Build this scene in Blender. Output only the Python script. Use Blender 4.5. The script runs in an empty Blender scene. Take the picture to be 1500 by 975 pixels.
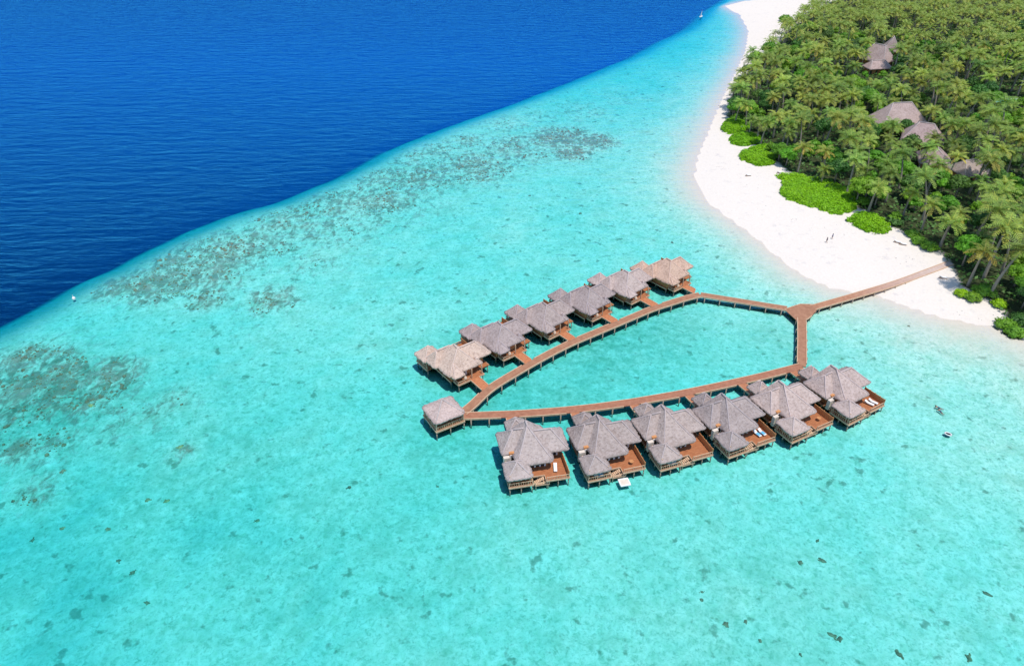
import bpy, math, random
import numpy as np
from mathutils import Vector, noise

random.seed(7); rng = np.random.default_rng(7)
S = bpy.context.scene
COL = S.collection
R = math.radians

# ------------------------------------------------------------------ camera geometry
F_PX, HOR, CAM_H = 1050.0, -240.0, 100.0
TILT = math.atan((487.5 - HOR) / F_PX)
FW = np.array([0, math.cos(TILT), -math.sin(TILT)])
UP = np.array([0, math.sin(TILT), math.cos(TILT)])
RT = np.array([1.0, 0, 0])
CAM = np.array([0, 0, CAM_H])
def un(px, py, z=0.0):
    """ground point (at height z) that the photograph shows at px, py"""
    d = FW + RT * (px - 750) / F_PX + UP * (487.5 - py) / F_PX
    p = CAM + d * (z - CAM_H) / d[2]
    return np.array([p[0], p[1]])
def proj(x, y, z):
    v = np.array([x, y, z]) - CAM
    w = v @ FW
    return 750 + F_PX * (v @ RT) / w, 487.5 - F_PX * (v @ UP) / w, w

# ------------------------------------------------------------------ mesh helpers
class MB:
    def __init__(s): s.v = []; s.f = []; s.c = []
    def add(s, vs, fs, col=None):
        o = len(s.v); s.v.extend([tuple(map(float, p)) for p in vs]); s.f.extend([tuple(i + o for i in f) for f in fs])
        if col is not None: s.c.extend([col] * len(fs))
        return s
    def box(s, x0, x1, y0, y1, z0, z1):
        return s.add([(x0,y0,z0),(x1,y0,z0),(x1,y1,z0),(x0,y1,z0),(x0,y0,z1),(x1,y0,z1),(x1,y1,z1),(x0,y1,z1)],
                     [(0,3,2,1),(4,5,6,7),(0,1,5,4),(1,2,6,5),(2,3,7,6),(3,0,4,7)])
    def obox(s, c, ux, lx, ly, z0, z1):
        """box centred on c (xy), length lx along unit ux, width ly"""
        uy = (-ux[1], ux[0]); vs = []
        for z in (z0, z1):
            for a, b in ((-1,-1),(1,-1),(1,1),(-1,1)):
                vs.append((c[0]+a*lx/2*ux[0]+b*ly/2*uy[0], c[1]+a*lx/2*ux[1]+b*ly/2*uy[1], z))
        return s.add(vs, [(0,3,2,1),(4,5,6,7),(0,1,5,4),(1,2,6,5),(2,3,7,6),(3,0,4,7)])
    def tube(s, pts, rad, n=7, cap=True):
        pts = [Vector(p) for p in pts]; rings = []
        for i, p in enumerate(pts):
            t = (pts[min(i+1, len(pts)-1)] - pts[max(i-1, 0)]).normalized()
            a = t.cross(Vector((0,1,0)) if abs(t.y) < .9 else Vector((1,0,0))).normalized(); b = t.cross(a)
            r = rad[i] if isinstance(rad, (list, tuple)) else rad
            rings.append([p + a*math.cos(2*math.pi*k/n)*r + b*math.sin(2*math.pi*k/n)*r for k in range(n)])
        vs = [q for rg in rings for q in rg]; fs = []
        for i in range(len(pts)-1):
            for k in range(n):
                fs.append((i*n+k, i*n+(k+1)%n, (i+1)*n+(k+1)%n, (i+1)*n+k))
        if cap: fs += [tuple(range(n))[::-1], tuple((len(pts)-1)*n+k for k in range(n))]
        return s.add(vs, fs)
    def mesh(s, name, mat, smooth=False):
        m = bpy.data.meshes.new(name); m.from_pydata(s.v, [], s.f); m.update()
        if mat: m.materials.append(mat)
        if smooth: m.polygons.foreach_set('use_smooth', [True]*len(m.polygons))
        if s.c and len(s.c) == len(s.f):
            a = m.attributes.new('tint', 'FLOAT', 'FACE'); a.data.foreach_set('value', s.c)
        return m
    def build(s, name, mat, parent=None, smooth=False, loc=None):
        return link(name, s.mesh(name, mat, smooth), parent, loc)

def link(name, m, parent=None, loc=None, rz=0):
    o = bpy.data.objects.new(name, m); COL.objects.link(o)
    if parent: o.parent = parent
    if loc is not None: o.location = loc
    o.rotation_euler.z = rz
    return o
def tag(o, label=None, cat=None, group=None, kind=None):
    if label: o['label'] = label
    if cat: o['category'] = cat
    if group: o['group'] = group
    if kind: o['kind'] = kind
    return o
def thing(name, label, cat, loc, rz=0, group=None):
    o = bpy.data.objects.new(name, None); COL.objects.link(o); o.empty_display_size = .5
    o.location = loc; o.rotation_euler = (0, 0, rz)
    return tag(o, label, cat, group)
def copy_tree(o, parent=None, kids=None):
    c = o.copy(); COL.objects.link(c); c.parent = parent
    for ch in (KIDS.get(o.name) if o.name in KIDS else list(o.children)): copy_tree(ch, c)
    return c
KIDS = {}
def remember(o):
    KIDS[o.name] = list(o.children)
    for c in KIDS[o.name]: remember(c)

# ------------------------------------------------------------------ materials
def newmat(name):
    m = bpy.data.materials.new(name); m.use_nodes = True
    nt = m.node_tree; nt.nodes.clear()
    return m, nt, nt.nodes, nt.links
def N(nt, t, **kw):
    n = nt.nodes.new(t)
    for k, v in kw.items():
        if k in n.inputs: n.inputs[k].default_value = v
        else: setattr(n, k, v)
    return n
def ramp(nt, fac, stops):
    r = nt.nodes.new('ShaderNodeValToRGB'); e = r.color_ramp.elements
    while len(e) < len(stops): e.new(.5)
    for i, (p, c) in enumerate(stops): e[i].position = p; e[i].color = (*c, 1) if len(c) == 3 else c
    nt.links.new(fac, r.inputs[0]); return r.outputs[0]
def mixc(nt, fac, a, b, mode='MIX'):
    m = nt.nodes.new('ShaderNodeMix'); m.data_type = 'RGBA'; m.blend_type = mode
    for s, v in ((0, fac), (6, a), (7, b)):
        if isinstance(v, (int, float)): m.inputs[s].default_value = v
        elif isinstance(v, tuple): m.inputs[s].default_value = (*v, 1)
        else: nt.links.new(v, m.inputs[s])
    return m.outputs[2]
def math_(nt, op, a, b=None, c=None, clamp=False):
    m = nt.nodes.new('ShaderNodeMath'); m.operation = op; m.use_clamp = clamp
    for i, v in enumerate((a, b, c)):
        if v is None: continue
        if isinstance(v, (int, float)): m.inputs[i].default_value = v
        else: nt.links.new(v, m.inputs[i])
    return m.outputs[0]
def noise_(nt, vec, scale, detail=3, rough=.5, dist=0):
    n = N(nt, 'ShaderNodeTexNoise', Scale=scale, Detail=detail, Roughness=rough, Distortion=dist)
    if vec is not None: nt.links.new(vec, n.inputs['Vector'])
    return n.outputs['Fac']
def mapping(nt, vec, scale=(1,1,1), rot=(0,0,0)):
    m = nt.nodes.new('ShaderNodeMapping'); m.inputs['Scale'].default_value = scale; m.inputs['Rotation'].default_value = rot
    nt.links.new(vec, m.inputs['Vector']); return m.outputs[0]

def simple(name, c1, c2, scale=2, rough=.7, tint=False, bump=0, stretch=(1,1,1), spec=.3, detail=4):
    m, nt, ns, ls = newmat(name)
    tc = N(nt, 'ShaderNodeTexCoord'); v = mapping(nt, tc.outputs['Object'], stretch)
    f = noise_(nt, v, scale, detail, .6)
    f2 = math_(nt, 'MULTIPLY_ADD', f, 2.2, -.6, clamp=True)
    c = mixc(nt, f2, c1, c2)
    if tint:
        oi = N(nt, 'ShaderNodeObjectInfo'); c = mixc(nt, 1.0, c, oi.outputs['Color'], 'MULTIPLY')
    b = N(nt, 'ShaderNodeBsdfPrincipled', Roughness=rough); b.inputs['Specular IOR Level'].default_value = spec
    ls.new(c, b.inputs['Base Color'])
    if bump:
        bp = N(nt, 'ShaderNodeBump', Strength=1.0, Distance=bump); ls.new(f, bp.inputs['Height']); ls.new(bp.outputs[0], b.inputs['Normal'])
    o = N(nt, 'ShaderNodeOutputMaterial'); ls.new(b.outputs[0], o.inputs[0])
    return m

def sandy(m):
    nt = m.node_tree; b = next(n for n in nt.nodes if n.type == 'BSDF_PRINCIPLED'); src = b.inputs['Base Color'].links[0].from_socket
    a = N(nt, 'ShaderNodeAttribute', attribute_name='sand'); geo = N(nt, 'ShaderNodeNewGeometry')
    f = math_(nt, 'MULTIPLY', math_(nt, 'MULTIPLY', a.outputs['Fac'], .55), math_(nt, 'ADD', noise_(nt, geo.outputs['Position'], 1.2, 4, .7), .42), clamp=True)
    nt.links.new(mixc(nt, f, src, (.66,.60,.55)), b.inputs['Base Color'])
def thatch_mat():
    m, nt, ns, ls = newmat('thatch')
    tc = N(nt, 'ShaderNodeTexCoord')
    ov = N(nt, 'ShaderNodeObjectInfo'); va_ = N(nt, 'ShaderNodeVectorMath'); va_.operation = 'ADD'; cb_ = N(nt, 'ShaderNodeCombineXYZ')
    ls.new(math_(nt, 'MULTIPLY', ov.outputs['Random'], 80), cb_.inputs[0]); ls.new(tc.outputs['Object'], va_.inputs[0]); ls.new(cb_.outputs[0], va_.inputs[1])
    big = noise_(nt, va_.outputs[0], .38, 4, .65)
    mid = noise_(nt, va_.outputs[0], 2.0, 5, .7)
    geo = N(nt, 'ShaderNodeNewGeometry')
    sep = N(nt, 'ShaderNodeSeparateXYZ'); ls.new(tc.outputs['Object'], sep.inputs[0])
    cz = N(nt, 'ShaderNodeCombineXYZ'); ls.new(sep.outputs[2], cz.inputs[2])
    sx = math_(nt, 'MULTIPLY', sep.outputs[0], .5); sy = math_(nt, 'MULTIPLY', sep.outputs[1], .5)
    ls.new(sx, cz.inputs[0]); ls.new(sy, cz.inputs[1])
    lay = noise_(nt, cz.outputs[0], 3.6, 3, .6)           # courses of thatch
    c = mixc(nt, math_(nt, 'MULTIPLY_ADD', big, 2.4, -.7, clamp=True), (.26,.205,.175), (.45,.375,.325))
    c = mixc(nt, math_(nt, 'MULTIPLY_ADD', mid, 3.0, -1.1, clamp=True), c, (.47,.405,.37))
    c = mixc(nt, math_(nt, 'MULTIPLY_ADD', lay, 5.0, -2.6, clamp=True), c, (.25,.20,.18))
    oi = N(nt, 'ShaderNodeObjectInfo'); c = mixc(nt, 1.0, c, oi.outputs['Color'], 'MULTIPLY')
    b = N(nt, 'ShaderNodeBsdfPrincipled', Roughness=.95); b.inputs['Specular IOR Level'].default_value = .1
    ls.new(c, b.inputs['Base Color'])
    h = math_(nt, 'ADD', mid, math_(nt, 'MULTIPLY', lay, .5))
    bp = N(nt, 'ShaderNodeBump', Strength=.9, Distance=.12); ls.new(h, bp.inputs['Height']); ls.new(bp.outputs[0], b.inputs['Normal'])
    o = N(nt, 'ShaderNodeOutputMaterial'); ls.new(b.outputs[0], o.inputs[0])
    return m

def leaf_mat(name, c_a, c_b, c_old=None, trans=.3, bumpy=False):
    m, nt, ns, ls = newmat(name)
    at = N(nt, 'ShaderNodeAttribute', attribute_name='tint')
    oi = N(nt, 'ShaderNodeObjectInfo')
    geo = N(nt, 'ShaderNodeNewGeometry')
    big = noise_(nt, geo.outputs['Position'], .16, 2, .5)
    k = math_(nt, 'MULTIPLY_ADD', big, 3.2, -1.1, clamp=True)
    r = math_(nt, 'ADD', math_(nt, 'MULTIPLY', oi.outputs['Random'], .5), math_(nt, 'MULTIPLY', k, .5))
    c = mixc(nt, r, c_a, c_b)
    if c_old: c = mixc(nt, at.outputs['Fac'], c, c_old)
    fine = noise_(nt, geo.outputs['Position'], 1.3, 2, .6)
    c = mixc(nt, 1.0, c, ramp(nt, fine, [(0.3, (.65,.65,.65)), (.7, (1.35,1.35,1.35))]), 'MULTIPLY')
    c = mixc(nt, 1.0, c, oi.outputs['Color'], 'MULTIPLY')
    d = N(nt, 'ShaderNodeBsdfPrincipled', Roughness=.55); d.inputs['Specular IOR Level'].default_value = .35
    t = N(nt, 'ShaderNodeBsdfTranslucent'); mx = N(nt, 'ShaderNodeMixShader'); mx.inputs[0].default_value = trans
    ls.new(c, d.inputs['Base Color']); ls.new(c, t.inputs['Color']); ls.new(d.outputs[0], mx.inputs[1]); ls.new(t.outputs[0], mx.inputs[2])
    o = N(nt, 'ShaderNodeOutputMaterial'); ls.new(mx.outputs[0], o.inputs[0])
    return m

M = dict(
    thatch=thatch_mat(),
    cap=simple('thatch_ridge', (.37,.31,.29), (.52,.45,.42), 2.5, .95, tint=True, bump=.08),
    deck=simple('deck_wood', (.27,.085,.034), (.47,.19,.08), 1.1, .6, stretch=(1,5,1), tint=True),
    walk=simple('walkway_wood', (.27,.122,.066), (.41,.205,.118), .9, .7, tint=True),
    trim=simple('pale_timber', (.50,.31,.19), (.68,.46,.30), 1.5, .7),
    pile=simple('wet_pile', (.24,.20,.15), (.40,.32,.24), 2, .8),
    wall=simple('honey_timber', (.42,.17,.06), (.60,.28,.11), 1.6, .6, stretch=(1,1,6)),
    cream=simple('cream_plaster', (.60,.50,.40), (.70,.60,.50), 2, .8),
    white=simple('white_paint', (.72,.69,.66), (.82,.80,.78), 3, .5),
    bluetowel=simple('blue_towel', (.10,.38,.62), (.16,.50,.72), 3, .9),
    glass=simple('dark_glass', (.03,.035,.04), (.05,.055,.06), 2, .12, spec=.6),
    trunk=simple('palm_bark', (.22,.18,.14), (.38,.33,.27), 3, .9, stretch=(1,1,5)),
    coral=simple('coral', (.10,.075,.05), (.30,.22,.14), 1.1, .9, bump=.1, tint=True),
    clay=simple('clay', (.62,.45,.33), (.75,.58,.45), 3, .6),
    skin=simple('skin', (.36,.20,.13), (.42,.24,.16), 5, .6),
    cloth=simple('cloth', (.05,.06,.09), (.08,.09,.13), 5, .9, tint=True),
    palm=leaf_mat('palm_fronds', (.085,.20,.028), (.35,.455,.075), (.60,.50,.09), .32),
    leaf=leaf_mat('broad_leaves', (.10,.27,.02), (.19,.38,.022), None, .3),
    dark=leaf_mat('dark_leaves', (.04,.12,.02), (.09,.20,.03), None, .2),
    hedge=leaf_mat('beach_shrub_leaves', (.16,.40,.002), (.24,.48,.003), None, .2),
)

sandy(M['walk'])
# ------------------------------------------------------------------ sky, sun, camera
SUN = Vector((.19, -.22, 1.0)).normalized()
w = bpy.data.worlds.new('World'); S.world = w; w.use_nodes = True
nt = w.node_tree; bg = nt.nodes['Background']
sky = nt.nodes.new('ShaderNodeTexSky'); sky.sky_type = 'NISHITA'; sky.sun_disc = False; sky.ozone_density = 3; sky.dust_density = .2
sky.sun_elevation = math.asin(SUN.z); sky.sun_rotation = math.atan2(SUN.x, SUN.y)
nt.links.new(sky.outputs[0], bg.inputs[0]); bg.inputs[1].default_value = .145
l = bpy.data.lights.new('sun', 'SUN'); l.energy = 3.1; l.angle = R(1.6); l.color = (1, .96, .90)
so = bpy.data.objects.new('sun', l); COL.objects.link(so); so.rotation_euler = SUN.to_track_quat('Z', 'Y').to_euler(); so.location = (0, 0, 200)
cd = bpy.data.cameras.new('camera'); cd.sensor_width = 36; cd.lens = F_PX / 1500 * 36; cd.clip_end = 20000; cd.clip_start = 1
co = bpy.data.objects.new('camera', cd); COL.objects.link(co); co.location = (0, 0, CAM_H)
co.rotation_euler = (math.pi/2 - TILT, 0, 0); S.camera = co
S.view_settings.view_transform = 'Standard'; S.view_settings.look = 'None'; S.view_settings.gamma = 1
S.view_settings.exposure = .36
S.render.engine = 'CYCLES'; S.cycles.use_denoising = True
S.cycles.max_bounces = 6; S.cycles.diffuse_bounces = 2; S.cycles.glossy_bounces = 2; S.cycles.transparent_max_bounces = 16
S.cycles.transmission_bounces = 2; S.cycles.volume_bounces = 0; S.cycles.caustics_reflective = False; S.cycles.caustics_refractive = False

# ------------------------------------------------------------------ outlines on the ground
SHORE = [(1062,9),(1085,22),(1098,45),(1094,75),(1078,110),(1058,150),(1042,190),(1026,228),(1020,262),(1036,292),(1070,318),(1104,342),(1136,370),
         (1172,398),(1222,421),(1285,430),(1320,443),(1362,458),(1410,468),(1450,474),(1500,494),(1560,515),(1650,540),(1900,560)]
island = [un(*p) for p in SHORE] + [np.array([420, 160]), np.array([520, 420]), np.array([420, 620])] + [un(*p) for p in [(1500,-52),(1330,-34),(1220,-14),(1150,-3),(1090,2)]]
REEF = [(-700,760),(-300,612),(0,474),(60,443),(110,414),(170,388),(250,348),(330,312),(420,287),(500,254),(570,217),(650,185),(720,160),(800,130),
        (870,104),(930,79),(970,57),(1008,40),(1028,22),(1044,9),(1064,-4),(1130,-26),(1300,-66)]
reef = [un(*p) for p in REEF] + [np.array([600, 800]), np.array([900, 500]), np.array([900, -300]), np.array([-500, -300])]
FOREST = [(1188,20),(1138,66),(1092,108),(1068,144),(1064,172),(1078,194),(1102,214),(1128,240),(1178,274),(1238,302),(1286,330),(1326,352),(1372,372),(1390,396),
          (1402,424),(1446,444),(1480,474),(1530,486),(1700,510)]
forest = [un(*p) for p in FOREST] + [np.array([400, 200]), np.array([480, 420]), np.array([400, 560])] + [un(*p) for p in [(1500,-36),(1330,-20),(1230,0)]]

def sdist(P, poly):
    """signed distance of points P (n,2) to a closed polygon, positive inside"""
    P = np.asarray(P, float); d = np.full(len(P), 1e9); ins = np.zeros(len(P), bool)
    n = len(poly)
    for i in range(n):
        a = np.asarray(poly[i]); b = np.asarray(poly[(i+1) % n]); ab = b - a
        t = np.clip(((P - a) @ ab) / (ab @ ab), 0, 1)
        d = np.minimum(d, np.hypot(*(P - a - t[:, None]*ab).T))
        c = ((a[1] > P[:, 1]) != (b[1] > P[:, 1])) & (P[:, 0] < (b[0]-a[0]) * (P[:, 1]-a[1]) / (b[1]-a[1] + 1e-12) + a[0])
        ins ^= c
    return np.where(ins, d, -d)
def vnoise(P, scale, seed=0):
    """cheap smooth value noise"""
    g = np.random.default_rng(seed).random((256, 256))
    x = P[:, 0]/scale + 1000; y = P[:, 1]/scale + 1000
    xi = np.floor(x).astype(int); yi = np.floor(y).astype(int); fx = x-xi; fy = y-yi
    fx = fx*fx*(3-2*fx); fy = fy*fy*(3-2*fy)
    q = lambda a, b: g[a % 256, b % 256]
    return (q(xi,yi)*(1-fx)+q(xi+1,yi)*fx)*(1-fy) + (q(xi,yi+1)*(1-fx)+q(xi+1,yi+1)*fx)*fy

def field(P, pts):
    """blend of control values (px, py, radius_m, value)"""
    num = np.zeros(len(P)); den = np.zeros(len(P)) + 1e-9
    for px, py, r, v in pts:
        c = un(px, py); q = np.exp(-((P-c)**2).sum(1) / (2*r*r)) + 1e-7
        num += q*v; den += q
    return num/den
DEPTH_PTS = [(60,900,26,3.3),(60,700,26,2.8),(250,800,26,2.8),(120,560,25,2.1),(300,600,28,1.9),(350,450,30,1.35),(500,480,30,1.35),(450,700,25,2.2),(850,560,16,2.6),(780,620,12,2.8),(650,560,12,2.4),(900,470,10,2.3),(1100,600,12,2.4),(550,900,25,2.3),
             (700,800,25,2.0),(900,850,25,1.8),(1100,900,25,1.9),(1300,850,25,1.75),(1450,920,25,1.9),(1450,650,25,1.1),(1350,550,25,1.0),(1450,540,20,.85),(1000,720,20,1.7),
             (700,650,18,2.2),(560,580,20,1.9),(600,400,25,1.6),(750,400,25,1.45),(900,330,30,1.35),(1000,400,25,1.6),(1080,430,20,1.7),(850,540,20,1.8),(1050,500,20,1.7),
             (1150,420,15,1.6),(700,280,30,1.3),(900,230,30,1.15),(1000,200,30,1.3),(950,130,30,1.4),(1030,100,25,1.5),(420,330,25,1.5),(250,400,25,1.7),(1250,640,20,1.4)]
CORAL_PTS = [(170,415,9,1.0),(230,410,14,1.1),(250,385,12,.9),(330,370,18,.8),(300,400,14,.9),(380,350,20,.7),(430,320,20,.7),(500,300,22,.65),(560,290,20,.7),(620,255,22,.75),
             (690,240,24,.75),(760,215,24,.65),(820,200,18,1.0),(870,205,12,1.0),(840,222,10,1.05),(640,220,20,.55),(740,180,20,.45),(850,160,25,.4),(900,140,25,.3),(400,435,10,.8),(300,432,8,.9),
             (20,530,10,.9),(75,545,10,1.0),(155,545,9,1.0),(90,560,10,.9),(15,570,12,.95),(480,330,26,.55),(540,310,24,.5),(600,300,20,.4),(450,380,16,.45),(350,345,16,.6),(600,235,14,.6),(680,205,14,.6),(560,262,16,.7),(470,290,16,.6),(270,355,12,.7),(790,170,20,.4),(930,190,12,.3),(180,600,16,.45),(140,560,14,.6),(60,520,12,.7),(10,600,12,.7),(60,640,14,.5),(130,583,6,1.0),(70,595,6,.8),(25,650,6,.9),(45,712,8,.55),(265,655,4,.7),(240,585,8,.6),(350,480,10,.25)]
def coralness(P):
    m = np.zeros(len(P))
    for px, py, r, v in CORAL_PTS:
        c = un(px, py); d = (P-c); 
        q = v*np.exp(-(d[:, 0]**2 + d[:, 1]**2) / (2*(r*.62)**2)); m = np.maximum(m, q)
    return m
def ground_z(P):
    ds = sdist(P, island); dr = sdist(P, reef)
    beach = np.where(ds > 0, 1.7*(1-np.exp(-ds/13)), 0)
    L = 21.0; sh = np.maximum(-ds, 0); cor = coralness(P)
    lag = -.58*field(P, DEPTH_PTS) * (1-np.exp(-(sh/L)**1.4)) * (1-.32*np.clip(cor*1.2, 0, 1)) * (1 + .22*(vnoise(P, 17, 1)-.5) + .14*(vnoise(P, 6, 2)-.5))
    lag = lag - .12*(vnoise(P, 2.7, 4)-.5)*np.clip(-ds/20, 0, 1)
    wig = 1.4*(vnoise(P, 26, 3)-.5) + 1.2*(vnoise(P, 6, 5)-.5)
    e = dr + wig
    k = np.clip((7 - e)/21, 0, 1); drop = k**1.9*8.0
    z = np.where(ds > 0, beach, lag - drop)
    return np.maximum(z, -6.5), ds, dr

# ------------------------------------------------------------------ sea floor and island terrain: one sheet
xs = np.concatenate([[-9000,-3000,-1200,-700], np.arange(-450, 521, 2.5), [800,1500,4000,9000]])
ys = np.concatenate([[-6000,-1500,-400,-100], np.arange(0, 641, 2.5), [800,1200,2500,9000]])
X, Y = np.meshgrid(xs, ys); P = np.stack([X.ravel(), Y.ravel()], 1)
Z, DS, DR = ground_z(P)
far = (np.abs(P[:, 0]) > 600) | (P[:, 1] > 660) | (P[:, 1] < -150)
Z[far] = -6.5
nx, ny = len(xs), len(ys)
idx = np.arange(nx*ny).reshape(ny, nx)
fc = np.stack([idx[:-1,:-1], idx[:-1,1:], idx[1:,1:], idx[1:,:-1]], -1).reshape(-1, 4)
m = bpy.data.meshes.new('terrain')
m.from_pydata(np.column_stack([P, Z]).tolist(), [], fc.tolist()); m.update()
m.polygons.foreach_set('use_smooth', [True]*len(m.polygons))
WEED = [(740,560,12,.7),(880,500,12,.8),(960,480,10,.7),(700,520,9,.7),(820,590,14,.6),(660,640,9,.6),(760,700,10,.5),(1150,500,8,.4),(940,640,10,.5),(120,640,22,.45),(80,760,22,.35),(250,700,24,.45),(420,800,20,.35),(150,870,22,.25),(640,850,18,.3),(1080,900,20,.3),(560,760,14,.3),(60,590,14,.9),(350,640,20,.3)]
wd = np.zeros(len(P))
for a_, b_, r_, v_ in WEED: wd = np.maximum(wd, v_*np.exp(-((P-un(a_, b_))**2).sum(1)/(2*r_*r_)))
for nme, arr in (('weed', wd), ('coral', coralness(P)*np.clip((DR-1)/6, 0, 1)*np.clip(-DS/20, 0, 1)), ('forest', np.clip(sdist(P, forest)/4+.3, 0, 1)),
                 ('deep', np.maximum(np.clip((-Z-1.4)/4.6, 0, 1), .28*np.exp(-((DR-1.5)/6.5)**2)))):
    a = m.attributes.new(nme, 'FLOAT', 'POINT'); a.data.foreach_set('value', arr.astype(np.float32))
g, nt, ns, ls = newmat('sand_and_sea_floor')
geo = N(nt, 'ShaderNodeNewGeometry'); pos = geo.outputs['Position']
sp = N(nt, 'ShaderNodeSeparateXYZ'); ls.new(pos, sp.inputs[0]); zz = sp.outputs[2]
n1 = noise_(nt, pos, .16, 5, .62); n2 = noise_(nt, pos, .62, 4, .6, .6); n3 = noise_(nt, pos, 1.7, 3, .6)
flat = mapping(nt, pos, (1, 1, 0.2))
dry = mixc(nt, math_(nt, 'MULTIPLY_ADD', n3, 1.5, -.3, clamp=True), (.66,.585,.505), (.73,.66,.585))
dry = mixc(nt, math_(nt, 'MULTIPLY_ADD', noise_(nt, pos, .35, 5, .7), 5, -2.85, clamp=True), dry, (.52,.475,.45))
under = mixc(nt, math_(nt, 'MULTIPLY_ADD', n2, 3.6, -1.3, clamp=True), (.60,.70,.55), (.88,.84,.73))
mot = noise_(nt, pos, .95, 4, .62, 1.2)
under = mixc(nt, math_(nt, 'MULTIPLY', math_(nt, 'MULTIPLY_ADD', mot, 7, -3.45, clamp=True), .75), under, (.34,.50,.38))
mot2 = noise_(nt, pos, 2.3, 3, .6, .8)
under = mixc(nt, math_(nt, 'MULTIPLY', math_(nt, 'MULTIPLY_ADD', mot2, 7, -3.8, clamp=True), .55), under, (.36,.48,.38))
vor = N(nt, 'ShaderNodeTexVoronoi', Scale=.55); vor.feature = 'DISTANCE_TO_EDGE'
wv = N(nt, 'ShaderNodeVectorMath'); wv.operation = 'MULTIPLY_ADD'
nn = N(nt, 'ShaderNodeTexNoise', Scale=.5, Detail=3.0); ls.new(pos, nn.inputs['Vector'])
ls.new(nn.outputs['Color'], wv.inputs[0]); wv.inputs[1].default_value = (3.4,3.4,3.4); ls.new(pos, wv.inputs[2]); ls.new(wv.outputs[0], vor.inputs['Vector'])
under = mixc(nt, math_(nt, 'MULTIPLY', math_(nt, 'MULTIPLY_ADD', vor.outputs[0], -4.5, 1.0, clamp=True), .38), under, (.97,.93,.84))  # bright caustic net painted into the sea floor colour
under = mixc(nt, math_(nt, 'MULTIPLY', math_(nt, 'MULTIPLY_ADD', n1, 4.0, -2.0, clamp=True), .55), under, (.42,.50,.36))
spots = noise_(nt, pos, .36, 3, .55)
under = mixc(nt, math_(nt, 'MULTIPLY', math_(nt, 'MULTIPLY_ADD', spots, 13, -8.15, clamp=True), .65), under, (.14,.19,.12))
fine = noise_(nt, pos, 1.0, 5, .75)
under = mixc(nt, math_(nt, 'MULTIPLY', math_(nt, 'MULTIPLY_ADD', fine, 8, -4.6, clamp=True), .6), under, (.27,.34,.24))
we = N(nt, 'ShaderNodeAttribute', attribute_name='weed')
wm_ = math_(nt, 'MULTIPLY', we.outputs['Fac'], math_(nt, 'MULTIPLY_ADD', noise_(nt, pos, .5, 5, .68), 3.2, -1.0, clamp=True))
under = mixc(nt, math_(nt, 'MULTIPLY', wm_, 1.1, clamp=True), under, (.20,.40,.28))
# coral areas
ca = N(nt, 'ShaderNodeAttribute', attribute_name='coral'); strk = mapping(nt, pos, (1.15, .7, 1), (0, 0, .35))
cn = noise_(nt, strk, .5, 6, .68, .5)
cm = math_(nt, 'MULTIPLY_ADD', math_(nt, 'ADD', math_(nt, 'MULTIPLY', ca.outputs['Fac'], .24), cn), 6.5, -3.75, clamp=True)
cm = math_(nt, 'MULTIPLY', cm, math_(nt, 'MULTIPLY', ca.outputs['Fac'], 2.2, clamp=True))
cc = mixc(nt, math_(nt, 'MULTIPLY_ADD', noise_(nt, pos, .28, 4, .7), 3, -1, clamp=True), (.12,.15,.09), (.46,.25,.19))
cc = mixc(nt, math_(nt, 'MULTIPLY_ADD', fine, 5, -2.7, clamp=True), cc, (.10,.10,.06))
under = mixc(nt, math_(nt, 'MULTIPLY', cm, .76), under, cc)
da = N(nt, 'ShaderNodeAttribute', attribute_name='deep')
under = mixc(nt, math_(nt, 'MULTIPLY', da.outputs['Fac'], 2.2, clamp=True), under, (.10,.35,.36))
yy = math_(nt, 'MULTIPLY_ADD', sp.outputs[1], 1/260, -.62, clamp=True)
under = mixc(nt, da.outputs['Fac'], under, mixc(nt, yy, (.005,.072,.17), (.002,.43,.93)))  # open-sea blue; sky-reflection brightening towards the distance is painted into the floor colour
above = math_(nt, 'MULTIPLY_ADD', zz, 2.6, 1.0, clamp=True)
c = mixc(nt, above, under, dry)
wet = math_(nt, 'SUBTRACT', 1, math_(nt, 'ABSOLUTE', math_(nt, 'MULTIPLY_ADD', zz, 4.5, -.35)), clamp=True)
c = mixc(nt, math_(nt, 'MULTIPLY', wet, .15), c, (.67,.59,.51))
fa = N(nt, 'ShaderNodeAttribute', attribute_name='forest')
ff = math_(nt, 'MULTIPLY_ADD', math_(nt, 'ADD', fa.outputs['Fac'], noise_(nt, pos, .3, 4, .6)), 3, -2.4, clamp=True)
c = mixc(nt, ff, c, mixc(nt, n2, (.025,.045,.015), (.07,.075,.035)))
b = N(nt, 'ShaderNodeBsdfPrincipled', Roughness=.95); b.inputs['Specular IOR Level'].default_value = .1
ls.new(c, b.inputs['Base Color'])
bp = N(nt, 'ShaderNodeBump', Strength=.7, Distance=.25); ls.new(n2, bp.inputs['Height']); ls.new(bp.outputs[0], b.inputs['Normal'])
o = N(nt, 'ShaderNodeOutputMaterial'); ls.new(b.outputs[0], o.inputs[0])
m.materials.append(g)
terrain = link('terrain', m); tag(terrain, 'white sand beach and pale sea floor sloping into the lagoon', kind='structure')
def gz(x, y): return float(ground_z(np.array([[x, y]]))[0][0])

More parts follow.
